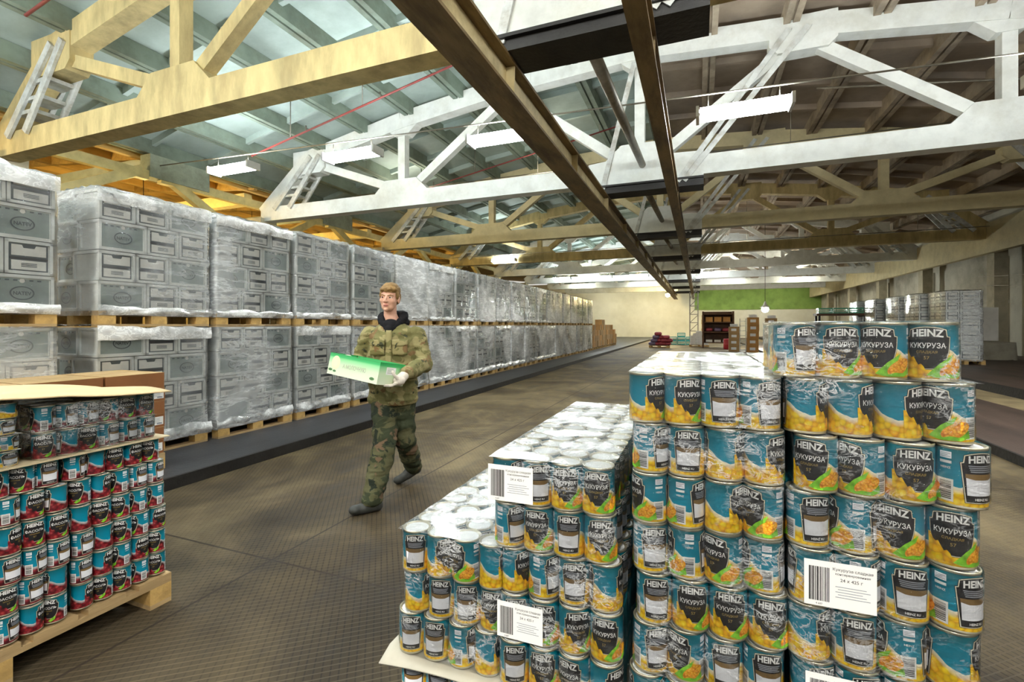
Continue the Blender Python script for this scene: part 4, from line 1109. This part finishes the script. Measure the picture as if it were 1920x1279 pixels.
# torso, arms, legs under the clothes
bd.loft([(.80,.01,0,.15,.11),(.95,.01,0,.155,.11),(1.1,.01,0,.15,.105),(1.25,.01,0,.17,.11),(1.33,.01,0,.14,.085),(1.39,.01,0,.07,.06)])
SHL, ELL, WRL = P(-.185,0,1.318), P(-.272,-.035,1.115), P(-.285,.165,1.075)
SHR, ELR, WRR = P(.205,0,1.318), P(.272,.03,1.085), P(.205,.385,1.045)
bd.limb([SHL, ELL, WRL], [.055,.042,.030]); bd.limb([SHR, ELR, WRR], [.055,.042,.030])
HIPF, KNF, ANF = P(-.055,.0,.84), P(-.008,.185,.47), P(-.062,.335,.105)
HIPB, KNB, ANB = P(.085,0,.84), P(.100,-.015,.465), P(.112,-.32,.150)
bd.limb([HIPF, KNF, ANF], [.085,.058,.040]); bd.limb([HIPB, KNB, ANB], [.085,.058,.040])
TOF, HEF = P(-.168,.408,.038), P(-.03,.318,.045)
TOB, HEB = P(-.012,-.275,.036), P(.135,-.335,.120)
bd.limb([ANF, HEF], [.04,.036]); bd.limb([HEF, TOF], [.036,.030]); bd.limb([ANB, HEB], [.04,.036]); bd.limb([HEB, TOB], [.036,.03])
# hands: palm, five fingers each
def hand(wr, palm, tips, thumb):
    wr, palm = Vector(wr), Vector(palm)
    bd.ell(tuple(palm), (.040,.034,.034)); bd.limb([tuple(wr), tuple(palm)], [.028,.034])
    for pts, r0 in tips+[thumb]: bd.limb(pts, [r0, r0*.95, r0*.8][:len(pts)], 4)
# his left hand: palm on the box's end, fingers under its bottom edge, thumb up the face
pc = Vector(P(.168,.452,1.000))
ft = []
for i, (dw, L) in enumerate(((.036, .062), (.014, .072), (-.008, .070), (-.030, .056))):
    b0 = pc+Vector((-.012-.010*i*0, -dw*.85-.0, -.018)); 
    m0 = b0+Vector((-.034, -.012, -.016)); e0 = m0+Vector((-L*.75, -.010, .003))
    ft.append(([tuple(b0), tuple(m0), tuple(e0)], .0095))
hand(WRR, pc, ft, ([tuple(pc+Vector((-.002,-.030,.014))), tuple(pc+Vector((-.022,-.046,.040))), tuple(pc+Vector((-.034,-.052,.064)))], .0105))
# his right hand: over the far rim of the box
pc2 = Vector(P(-.285,.235,1.135))
ft2 = []
for i, (dx, L) in enumerate(((-.034, .05), (-.012, .06), (.010, .058), (.032, .048))):
    b0 = pc2+Vector((dx, -.02, -.004)); m0 = b0+Vector((0, -.025, -.012)); e0 = m0+Vector((0, -.010, -L*.6))
    ft2.append(([tuple(b0), tuple(m0), tuple(e0)], .0095))
hand(WRL, pc2, ft2, ([tuple(pc2+Vector((.03,0,-.005))), tuple(pc2+Vector((.055,-.012,.0))), tuple(pc2+Vector((.070,-.022,-.006)))], .0105))
man = inst('person', bd.fuse('person', skin_m, .0052, 2), None, (MX, MY, 0), (0, 0, YAW))
tag(man, 'young man in camouflage jacket walking with a green carton in both arms', 'person')
# hair
hb = Blob()
def hh(x, f, z, rx, rf, rz): hb.ell(H(x, f, z), (rx, rf, rz), HR)
hh(0,-.010,.172,.079,.092,.069); hh(0,-.050,.125,.075,.062,.085); hh(-.068,.012,.135,.013,.030,.036); hh(.068,.012,.135,.013,.030,.036)
hh(-.030,.062,.176,.036,.027,.020); hh(.012,.070,.182,.036,.022,.022); hh(.045,.054,.180,.028,.026,.022); hh(-.012,.074,.167,.030,.014,.012)
inst('hair', hb.fuse('hair', hair_m, .004, 1, wr=.004, wscale=60), man)
for s in (-1, 1):
    e = Blob(); e.ell((0,0,0), (.0125,.0125,.0105), n=10); me = e.m.mesh('eye', eye_w); o = inst('eye', me, man, H(s*.031,.0700,.1122))
    i_ = Blob(); i_.ell((0,0,0), (.0062,.0035,.0062), n=8); q = inst('iris', i_.m.mesh('iris', eye_d), o, tuple(HR @ Vector((-.002,-.0115,0)))); q.rotation_euler = (0,0,R(-5))
    bw = Blob(); bw.limb([H(s*.013,.0875,.127), H(s*.032,.0855,.132), H(s*.052,.068,.127)], [.0042,.0050,.0036]); inst('eyebrow', bw.fuse('eyebrow', hair_m, .0025, 1), man)
lp = Blob(); lp.ell(H(0,.0905,.0515), (.0225,.0075,.0052), HR); lp.ell(H(0,.0885,.0425), (.0185,.0075,.0058), HR); inst('lips', lp.fuse('lips', lip_m, .002, 1), man)
# jacket
jk = Blob()
jk.loft([(.762,.012,0,.190,.150),(.80,.012,0,.205,.160),(.835,.012,0,.196,.152),(.90,.012,0,.200,.155),(1.0,.012,0,.198,.150),(1.1,.012,0,.205,.150),(1.2,.012,0,.213,.150),(1.29,.012,0,.205,.138),(1.345,.012,0,.192,.118),(1.385,.01,0,.135,.095),(1.415,.01,0,.10,.085)])
jk.limb([SHL, ELL, tuple(Vector(WRL)*.97+Vector(ELL)*.03)], [.072,.066,.052]); jk.limb([SHR, ELR, tuple(Vector(WRR)*.94+Vector(ELR)*.06)], [.076,.070,.054])
jk.limb([tuple(Vector(WRR)*.90+Vector(ELR)*.10), tuple(Vector(WRR)*.97+Vector(ELR)*.03)], [.056,.054])
jacket = inst('jacket', jk.fuse('jacket', camo_j, .0075, 3, wr=.011, wscale=17), man)
for s, cx in ((-1, -.075), (1, .105)):
    m_ = MB(); pf = lambda u, v: (cx+(u-.5)*.115, -.152-.004-.006*math.sin(math.pi*v)+.06*abs((cx-.012+(u-.5)*.115))**1.6*1.5, 1.165+.115*v)
    m_.grid(pf, 8, 8); o = m_.obj('chest_pocket', camo_j, jacket); md = o.modifiers.new('t', 'SOLIDIFY'); md.thickness = .012; md.offset = 0
    m_ = MB(); pf2 = lambda u, v: (cx+(u-.5)*.122, -.164-.006*(1-v)+.06*abs((cx-.012+(u-.5)*.122))**1.6*1.5, 1.245+.042*v-.012*(1-v)*(1-abs(u-.5)*2))
    m_.grid(pf2, 8, 4); o = m_.obj('pocket_flap', camo_j, jacket); md = o.modifiers.new('t', 'SOLIDIFY'); md.thickness = .008; md.offset = 0
m_ = MB(); m_.grid(lambda u, v: (.012+(u-.5)*.045, -.158+.012*max(0, (v-.75)/.25)*1.6, .80+.56*v), 4, 24); o = m_.obj('placket', camo_j, jacket); md = o.modifiers.new('t', 'SOLIDIFY'); md.thickness = .008; md.offset = 0
# trousers, boots
tr_ = Blob()
tr_.loft([(.74,.015,0,.150,.115),(.84,.015,0,.165,.125),(.95,.015,0,.160,.12)])
tr_.limb([HIPF, tuple((Vector(HIPF)+Vector(KNF))/2), KNF, tuple(Vector(KNF)*.3+Vector(ANF)*.7), ANF], [.112,.102,.092,.088,.078])
tr_.limb([HIPB, tuple((Vector(HIPB)+Vector(KNB))/2), KNB, tuple(Vector(KNB)*.3+Vector(ANB)*.7), ANB], [.112,.100,.088,.084,.072])
inst('trousers', tr_.fuse('trousers', camo_t, .008, 3, wr=.013, wscale=16), man)
for a, h, t in ((ANF, HEF, TOF), (ANB, HEB, TOB)):
    b_ = Blob(); md_ = (Vector(h)+Vector(t))/2; b_.limb([a, h], [.052,.045]); b_.limb([h, tuple(md_), t], [.042,.043,.036]); b_.limb([a, tuple(md_+Vector((0,0,.012)))], [.048,.042]); b_.ell(tuple(Vector(t)+Vector((0,0,.004))), (.046,.046,.034))
    inst('boot', b_.fuse('boot', boot_m, .006, 3), man)
# black hood and shirt at the neck
hd = Blob()
ring = []; rr_ = []
for i in range(25):
    a = 2*math.pi*i/24; f = (1+math.cos(a))/2            # f = 1 at the throat
    ring.append(P(.004+.092*math.sin(a)*(1-.45*f**4), -.035+.085*math.cos(a)+.045*f, 1.497-.135*f**2.2-.012*(1-f)))
    rr_.append(.022+.020*(1-f)**.7)
hd.limb(ring, rr_)
hd.ell(P(.012,-.125,1.415), (.095,.055,.075))
hd.ell(P(.085,-.05,1.425), (.05,.07,.04)); hd.ell(P(-.075,-.05,1.425), (.045,.07,.04))
inst('hood', hd.fuse('hood', black_cloth, .006, 3, wr=.006, wscale=30), man)
sb = Blob(); sb.ell(P(.002,.046,1.398), (.072,.060,.054)); sb.ell(P(.002,.085,1.36), (.040,.040,.050)); inst('shirt', sb.fuse('shirt', black_cloth, .006, 2), man)
def glove_part(p, tips, th, wr):
    g = Blob(); p = Vector(p); g.ell(tuple(p), (.045,.039,.039)); g.limb([tuple(Vector(wr).lerp(p, .1)), tuple(p)], [.036,.039])
    for pts, r0 in tips+[th]: g.limb(pts, [r0*1.2, r0*1.15, r0*1.05])
    inst('glove', g.fuse('glove', glove_m, .0035, 2), man)
glove_part(pc, ft, ([tuple(pc+Vector((-.002,-.030,.014))), tuple(pc+Vector((-.022,-.046,.040))), tuple(pc+Vector((-.034,-.052,.064)))], .0105), WRR)
glove_part(pc2, ft2, ([tuple(pc2+Vector((.03,0,-.005))), tuple(pc2+Vector((.055,-.012,.0))), tuple(pc2+Vector((.070,-.022,-.006)))], .0105), WRL)
# the green carton he carries
def carton_print(name):
    m, nt, b = nt_new(name); sp = N(nt, 'ShaderNodeSeparateXYZ'); nt.links.new(obj_coords(nt), sp.inputs[0])
    r = ramp(nt, [(0.0, (.74, .82, .62)), (.50, (.62, .80, .52)), (.78, (.25, .66, .30)), (.86, (.05, .45, .14)), (1.0, (.02, .32, .08))])
    nt.links.new(math_n(nt, 'DIVIDE', sp.outputs[2], .16), r.inputs[0]); nt.links.new(r.outputs[0], b.inputs['Base Color']); b.inputs['Roughness'].default_value = 0.4
    return m
bxw, bxd, bxh, t_ = .52, .27, .16, .004
g_ = MB()     # long face towards -y, end face towards +x; near right corner at the origin
g_.box(-bxw, 0, 0, t_, 0, bxh); g_.box(-bxw, 0, bxd-t_, bxd, 0, bxh); g_.box(-bxw, -bxw+t_, t_, bxd-t_, 0, bxh); g_.box(-t_, 0, t_, bxd-t_, 0, bxh); g_.box(-bxw+t_, -t_, t_, bxd-t_, 0, t_)
carton_g = g_.obj('green_carton', carton_print('green_carton_print'), None)
mw = Matrix.Translation(Vector((MX, MY, 0))) @ Matrix.Rotation(YAW, 4, 'Z')
lc = Matrix.Translation(Vector(P(.039,.58,.985))) @ Matrix.Rotation(R(-30), 4, 'Z') @ Matrix.Rotation(R(6.0), 4, 'Y') @ Matrix.Rotation(R(-9.0), 4, 'X')
carton_g.matrix_world = mw @ lc
tag(carton_g, 'shallow green and white open carton carried by the walking man', 'carton')
inside = simple('carton_inside', (0.42, 0.30, 0.16), 0.8, var=0.08)
m_ = MB(); m_.box(-bxw+.006, -.006, .006, bxd-.006, .10, .128); m_.obj('carton_contents', inside, carton_g)
d_ = MB()
def flat(pts, y, mi): d_.add([(x, y, z) for x, z in pts], [tuple(range(len(pts)))], mi)
circ = lambda cx, cz, rx, rz: [(cx+rx*math.cos(2*math.pi*i/24), cz+rz*math.sin(2*math.pi*i/24)) for i in range(24)]
flat(circ(-.445,.092,.046,.052), -.0006, 0); flat(circ(-.450,.088,.026,.030), -.0010, 1)
for x, z, s in ((-.490,.036,.022), (-.445,.030,.018), (-.055,.032,.024)): flat(circ(x, z, s, s*.45), -.0010, 2)
vs, fs = text_mesh('А МОЛОЧНУЮ', .042, .01, .8); d_.add([(a-.245, -.0010, c+.062) for a, c in vs], fs, 3)
d_.add([(.0008,.07,.075),(.0008,.165,.075),(.0008,.165,.128),(.0008,.07,.128)], [(0,1,2,3)], 4)
for q in range(4): d_.add([(.0012,.082,.085+.010*q),(.0012,.150-.012*(q%2),.085+.010*q),(.0012,.150-.012*(q%2),.089+.010*q),(.0012,.082,.089+.010*q)], [(0,1,2,3)], 3)
d_.obj('carton_artwork', [simple('pale_yellow_print', (.72,.82,.50), .4, var=0), simple('cream_print', (.80,.72,.52), .4, var=0), simple('dark_green_print', (.08,.20,.07), .4, var=0.1, scale=40), simple('grey_brown_print', (.40,.43,.33), .4, var=0), print_white], carton_g, fix=False)
# ------------------------------------------------------------------ far end of the hall and the platform by the plaster wall
rf = random.Random(9)
tan_carton = simple('pale_carton', (0.42, 0.26, 0.11), 0.75, var=0.12, scale=3)
tan_carton2 = simple('orange_carton', (0.52, 0.27, 0.08), 0.75, var=0.12, scale=3)
white_wrap = simple('white_wrapped_goods', (0.78, 0.79, 0.78), 0.5, var=0.10, scale=6, dirt=((.5,.5,.5), .4))
def boxmesh(name, lx, ly, h, mat, lab=True):
    m_ = MB(); m_.box(-lx/2, lx/2, -ly/2, ly/2, 0, h, 0)
    if lab: m_.box(lx/2, lx/2+.003, -ly*.28, ly*.22, h*.3, h*.7, 1); m_.box(-lx*.28, lx*.22, -ly/2-.003, -ly/2, h*.3, h*.7, 1)
    return m_.mesh(name, [mat, print_white])
cb1 = boxmesh('carton', .40, .385, .295, tan_carton, False); cb2 = boxmesh('carton', .40, .385, .295, tan_carton2, False)
yb = stack_y(NST)+.2
hs = [4, 4, 5, 5, 4, 3]
for s_ in range(6):
    y0 = yb+1.28*s_
    pallet('crate', FX-.45, y0+.55, .10, f'wooden pallet under the {ORD[s_]} carton stack beyond the crates', 'far carton pallets')
    for lay in range(hs[s_]):
        for c in range(3):
            if lay == hs[s_]-1 and c == rf.randrange(3): continue
            o = inst('carton', rf.choice((cb1, cb2)), None, (FX-.22+rf.uniform(-.02,.02), y0+.17+.39*c, .10+.146+.296*lay))
            tag(o, f'far brown carton, {ORD[c]} along, {ORD[lay]} layer up, {ORD[s_]} carton stack beyond the crates', 'carton', 'brown cartons beyond the crates')
# heap of red and violet bags
red_bag = simple('red_bag', (0.30, 0.04, 0.06), 0.5, var=0.2, scale=8); vio_bag = simple('violet_bag', (0.16, 0.12, 0.22), 0.5, var=0.2, scale=8)
def bag_mesh(name, mat, s=1.0):
    m_ = MB()
    def Fb(u, v):
        a = 2*math.pi*u; b = math.pi*(v-.5); e = lambda t, p: math.copysign(abs(t)**p, t)
        return (.30*s*e(math.cos(b),.5)*e(math.cos(a),.5), .22*s*e(math.cos(b),.5)*e(math.sin(a),.5), .11*s+.11*s*e(math.sin(b),.7)*(1+.1*math.sin(5*a)))
    m_.grid(Fb, 20, 10); return m_.mesh(name, mat)
bg1, bg2 = bag_mesh('goods_bag', red_bag), bag_mesh('goods_bag', vio_bag)
pallet_meshes(1.2, .9, 'wide')
pallet('wide', -2.3, 31.2, 0, 'pallet under the heap of red bags at the far end')
k = 0
for lay, cnt in enumerate((4, 4, 3, 1)):
    for q in range(cnt):
        o = inst('goods_bag', bg2 if q == 0 and lay < 3 else bg1, None, (-2.3-.42+.30*q+.12*lay, 31.0+.12*(q % 2), .146+.205*lay), (0, 0, R(90)))
        tag(o, f'{"violet" if q == 0 and lay < 3 else "red"} bag, {ORD[q]} across, {ORD[lay]} layer of the heap at the far end', 'bag', 'bags on the far heap')
# teal crates, white stack
teal_cr = simple('teal_crate', (0.01, 0.20, 0.19), 0.4, var=0.15, scale=6)
def open_crate(name, lx, ly, h, mat):
    m_ = MB(); t = .03
    m_.box(-lx/2, lx/2, -ly/2, ly/2, 0, t)
    for z0, z1 in ((0,.06),(h*.4,h*.55),(h-.06,h)):
        m_.box(-lx/2, lx/2, -ly/2, -ly/2+t, z0, z1); m_.box(-lx/2, lx/2, ly/2-t, ly/2, z0, z1); m_.box(-lx/2, -lx/2+t, -ly/2, ly/2, z0, z1); m_.box(lx/2-t, lx/2, -ly/2, ly/2, z0, z1)
    for a in (-1, 1):
        for b2 in (-1, 1): m_.box(a*lx/2-(t if a > 0 else 0), a*lx/2+(0 if a > 0 else t), b2*ly/2-(t if b2 > 0 else 0), b2*ly/2+(0 if b2 > 0 else t), 0, h)
    return m_.mesh(name, mat)
tc_me = open_crate('teal_crate', .55, .40, .28, teal_cr)
for q in range(4):
    for lay in range((2, 3, 2, 1)[q]):
        o = inst('teal_crate', tc_me, None, (-1.75+.58*q, 36.6, .285*lay)); tag(o, f'teal slatted crate, {ORD[q]} along, {ORD[lay]} up, far end of the aisle', 'crate', 'teal crates at the far end')
ws = boxmesh('white_pack', .36, .38, .145, white_wrap, False)
pallet('wide', .02, 33.3, 0, 'pallet under the pyramid of white packs at the far end')
for lay in range(6):
    cnt = 3 if lay < 4 else (2 if lay == 4 else 1)
    for q in range(cnt):
        o = inst('white_pack', ws, None, (.02+(q-(cnt-1)/2)*.375+rf.uniform(-.01,.01), 33.1, .146+.147*lay)); tag(o, f'white pack, {ORD[q]} across, {ORD[lay]} layer of the far white pyramid', 'package', 'white packs at the far end')
# lattice hoist column below the end of the rails
lat = empty('lattice_column', (-.35, 40.0, 0)); tag(lat, 'thin steel lattice column standing under the far end of the rails', 'column')
for a in (-.3, .3):
    for b2 in (-.3, .3): m_ = MB(); m_.box(a-.04, a+.04, b2-.04, b2+.04, 0, 4.0); m_.obj('upright', steel_dark, lat)
for q in range(6):
    z = .3+.65*q; m_ = MB(); m_.beam((-.3,-.3,z), (.3,-.3,z+.6), .03, .05); m_.box(-.3,.3,-.33,-.27,z-.03,z+.03); m_.obj('lacing', steel_dark, lat)
# timber shelving with goods
rack = empty('shelf_rack', (1.10, 32.0, 0)); tag(rack, 'dark timber shelving with brown goods at the far end', 'shelf')
dark_wood = simple('dark_timber', (0.10, 0.05, 0.025), 0.7, var=0.2, scale=5)
for a in (-.85, .85): m_ = MB(); m_.box(a-.05, a+.05, -.45, .45, 0, 2.25); m_.obj('upright', dark_wood, rack)
for q, z in enumerate((.30, .95, 1.55, 2.05)): m_ = MB(); m_.box(-.85, .85, -.45, .45, z, z+.06); m_.obj('shelf_board', dark_wood, rack)
m_ = MB(); m_.box(-.85, .85, .42, .45, .3, 2.25); m_.obj('back_panel', dark_wood, rack)
for q in range(3):
    o = inst('carton', cb2, None, (1.10-.5+.48*q, 31.9, 1.611), (0, 0, R(4*q))); tag(o, f'orange carton, {ORD[q]} across on the upper shelf of the timber shelving', 'carton', 'cartons on the timber shelving')
    o = inst('goods_bag', (bg1, bg2, bg1)[q], None, (1.10-.5+.48*q, 31.9, 1.012), (0, 0, R(90))); tag(o, f'{"violet" if q == 1 else "red"} bag, {ORD[q]} across on the middle shelf of the timber shelving', 'bag', 'bags on the timber shelving')
    o = inst('white_pack', ws, None, (1.10-.5+.48*q, 31.9, .362)); tag(o, f'white pack, {ORD[q]} across on the lowest shelf of the timber shelving', 'package', 'white packs on the timber shelving')
rdrum = MB(); rdrum.lathe([(.26,0),(.28,.03),(.27,.25),(.285,.28),(.27,.31),(.27,.55),(.28,.6),(.25,.61)], 24); o = rdrum.obj('drum', simple('red_drum', (.42,.03,.05), .4, var=.1), None, (1.62, 30.4, 0)); tag(o, 'red drum standing before the far timber shelving', 'drum')
# tall carton columns at the platform edge
cb3 = boxmesh('carton', .50, .42, .33, tan_carton); cb4 = boxmesh('carton', .52, .52, .36, tan_carton2)
for (cx, cy, n, me, nm) in ((.38, 34.6, 7, cb1, 'beside the far timber shelving'), (1.75, 28.0, 4, cb3, 'before the far timber shelving'), (2.62, 27.6, 5, cb4, 'against the platform edge'), (3.45, 27.4, 5, cb3, 'up on the platform')):
    h = {cb1: .296, cb3: .331, cb4: .361}[me]
    for lay in range(n):
        o = inst('carton', me, None, (cx+rf.uniform(-.02,.02), cy+rf.uniform(-.02,.02), (.10 if cx > 3 else 0)+h*lay)); tag(o, f'brown carton, {ORD[lay]} up in the column {nm}', 'carton', 'far carton columns')
for q in range(3):
    o = inst('white_pack', ws, None, ((1.75, 2.62, 3.45)[q], (28.0, 27.6, 27.4)[q], (4*.331, 5*.361, .10+5*.331)[q]+.003)); tag(o, f'white pack on top of the far carton column, {ORD[q]} from the platform edge', 'package', 'white packs on the carton columns')
lt = empty('lattice_trolley', (2.14, 27.4, 0)); tag(lt, 'narrow grey lattice trolley between the far carton columns', 'trolley')
for a in (-.14, .14): m_ = MB(); m_.box(a-.02, a+.02, -.02, .02, .0, 1.75); m_.obj('upright', steel_grey, lt)
for q in range(7): m_ = MB(); m_.box(-.14, .14, -.015, .015, .1+.25*q, .13+.25*q); m_.obj('rung', steel_grey, lt)
# green crates on a dark frame, over the platform
fr = empty('storage_frame', (5.6, 24.0, .26)); tag(fr, 'dark steel frame carrying green crates by the platform', 'rack')
for a in (-.8, .8):
    for b2 in (-.3, .3): m_ = MB(); m_.box(a-.04, a+.04, b2-.04, b2+.04, 0, 1.55); m_.obj('upright', steel_black, fr)
m_ = MB(); m_.box(-.9, .9, -.36, .36, 1.55, 1.64); m_.obj('top_shelf', dark_wood, fr)
gc = open_crate('green_crate', .52, .40, .24, simple('green_crate_plastic', (.12,.42,.26), .4, var=.12, scale=6))
for q in range(3):
    o = inst('green_crate', gc, None, (5.6-.55+.55*q, 24.0, .26+1.642)); tag(o, f'green slatted crate, {ORD[q]} across on the dark storage frame', 'crate', 'green crates on the dark frame')
# wrapped crate stacks on the platform by the plaster wall
far2 = MB()
def far_crate_x(x, y, z, w, d):
    far2.box(x-d/2, x+d/2, y-w/2+.004, y+w/2-.004, z, z+CH-.004, 0); far2.box(x-d/2-.004, x-d/2, y-w/2+.03, y+w/2-.03, z+.03, z+CH-.04, 1)
    far2.box(x-d/2+.03, x+d/2-.03, y-w/2-.001, y-w/2+.004, z+.03, z+CH-.04, 1); far2.box(x-d/2+.05, x+d/2-.05, y-w/2-.004, y-w/2, z+.04, z+.12, 2); far2.box(x-d/2+.05, x+d/2-.05, y-w/2-.004, y-w/2, z+.15, z+.235, 2)
    far2.box(x-d/2-.008, x-d/2-.004, y-w/2+.05, y+w/2-.05, z+.04, z+.12, 2); far2.box(x-d/2-.008, x-d/2-.004, y-w/2+.05, y+w/2-.05, z+.15, z+.235, 2)
for s_, (xx, yy) in enumerate(((6.75, 17.6), (6.6, 19.0), (6.5, 20.4), (6.4, 22.4), (6.3, 24.2))):
    pallet('crate', xx+.45, yy+.5, .26, f'pallet under the {ORD[s_]} wrapped crate stack by the plaster wall', 'pallets by the plaster wall')
    for lay in range(7):
        for c in range(3):
            far_crate_x(xx+.15, yy+.17+.345*c, .26+.146+.285*lay, .34, .30); far_crate_x(xx+.55, yy+.17+.345*c, .26+.146+.285*lay, .34, .44)
    f_ = inst('stretch_wrap', film_box('stretch_wrap', xx-.03, xx+.82, yy-.03, yy+1.08, .36, .41+7*.285, film_crate, amp=.02, rad=.05, step=.08, seed=rf.random()*20))
    tag(f_, f'clear film around the {ORD[s_]} grey crate stack by the plaster wall', 'plastic film', 'film on the stacks by the plaster wall')
o = far2.obj('crates', [crate_mat, crate_dark, crate_panel], fix=False); tag(o, 'grey crates in the wrapped stacks by the plaster wall', 'crates', None, 'stuff')
# board, tarpaulin bale, railing, dark gateway, cables
m_ = MB(); m_.box(8.75, 9.33, 20.72, 20.75, .88, 2.0); o = m_.obj('notice_board', simple('white_board', (.78,.76,.70), .6, var=.04)); tag(o, 'tall blank white board standing on the grey bale by the plaster wall', 'board')
m_ = MB()
def TB(u, v):
    a = 2*math.pi*u; e = lambda t: math.copysign(abs(t)**.45, t)
    k = 1.0 if v < .98 else .0
    return (9.1+.62*e(math.cos(a))*(1-.08*v)*k, 20.75+.45*e(math.sin(a))*k, .26+.60*min(1, v/.98)+.02*math.sin(9*a))
m_.grid(TB, 32, 12); o = m_.obj('covered_bale', simple('grey_tarpaulin', (.36,.33,.25), .8, var=.12, scale=3, bump=.3)); tag(o, 'bale under a grey cover by the plaster wall', 'bale')
rl = empty('railing', (9.3, 17.5, .26)); tag(rl, 'low dark steel railing before the dark gateway', 'railing')
for q in range(4): m_ = MB(); m_.tube([(-.55+.62*q,0,0),(-.55+.62*q,0,.95)], .025, 8); m_.obj('post', steel_black, rl)
for z in (.45, .93): m_ = MB(); m_.tube([(-.55,0,z),(1.31,0,z)], .022, 8); m_.obj('rail', steel_black, rl)
m_ = MB(); m_.box(10.96, 11.01, 18.1, 22.6, .26, 4.05); structure(m_.obj('door_1', simple('gateway_shade', (.05,.042,.03), .8, var=.25, scale=2)), 'dark gateway in the plaster wall')  # flat panel for the open doorway, its inner shade in the colour
for q in range(2):
    m_ = MB(); m_.tube([(10.2, 11+.5*i, 3.3-.35*q-.5*math.sin(math.pi*i/26)*.6) for i in range(27)], .012, 6); o = m_.obj('wall_cable', simple('pale_cable', (.5,.46,.38), .6) if q == 0 else MATS['pale_cable']); tag(o, f'{["upper","lower"][q]} pale cable sagging along the plaster wall', 'cable')
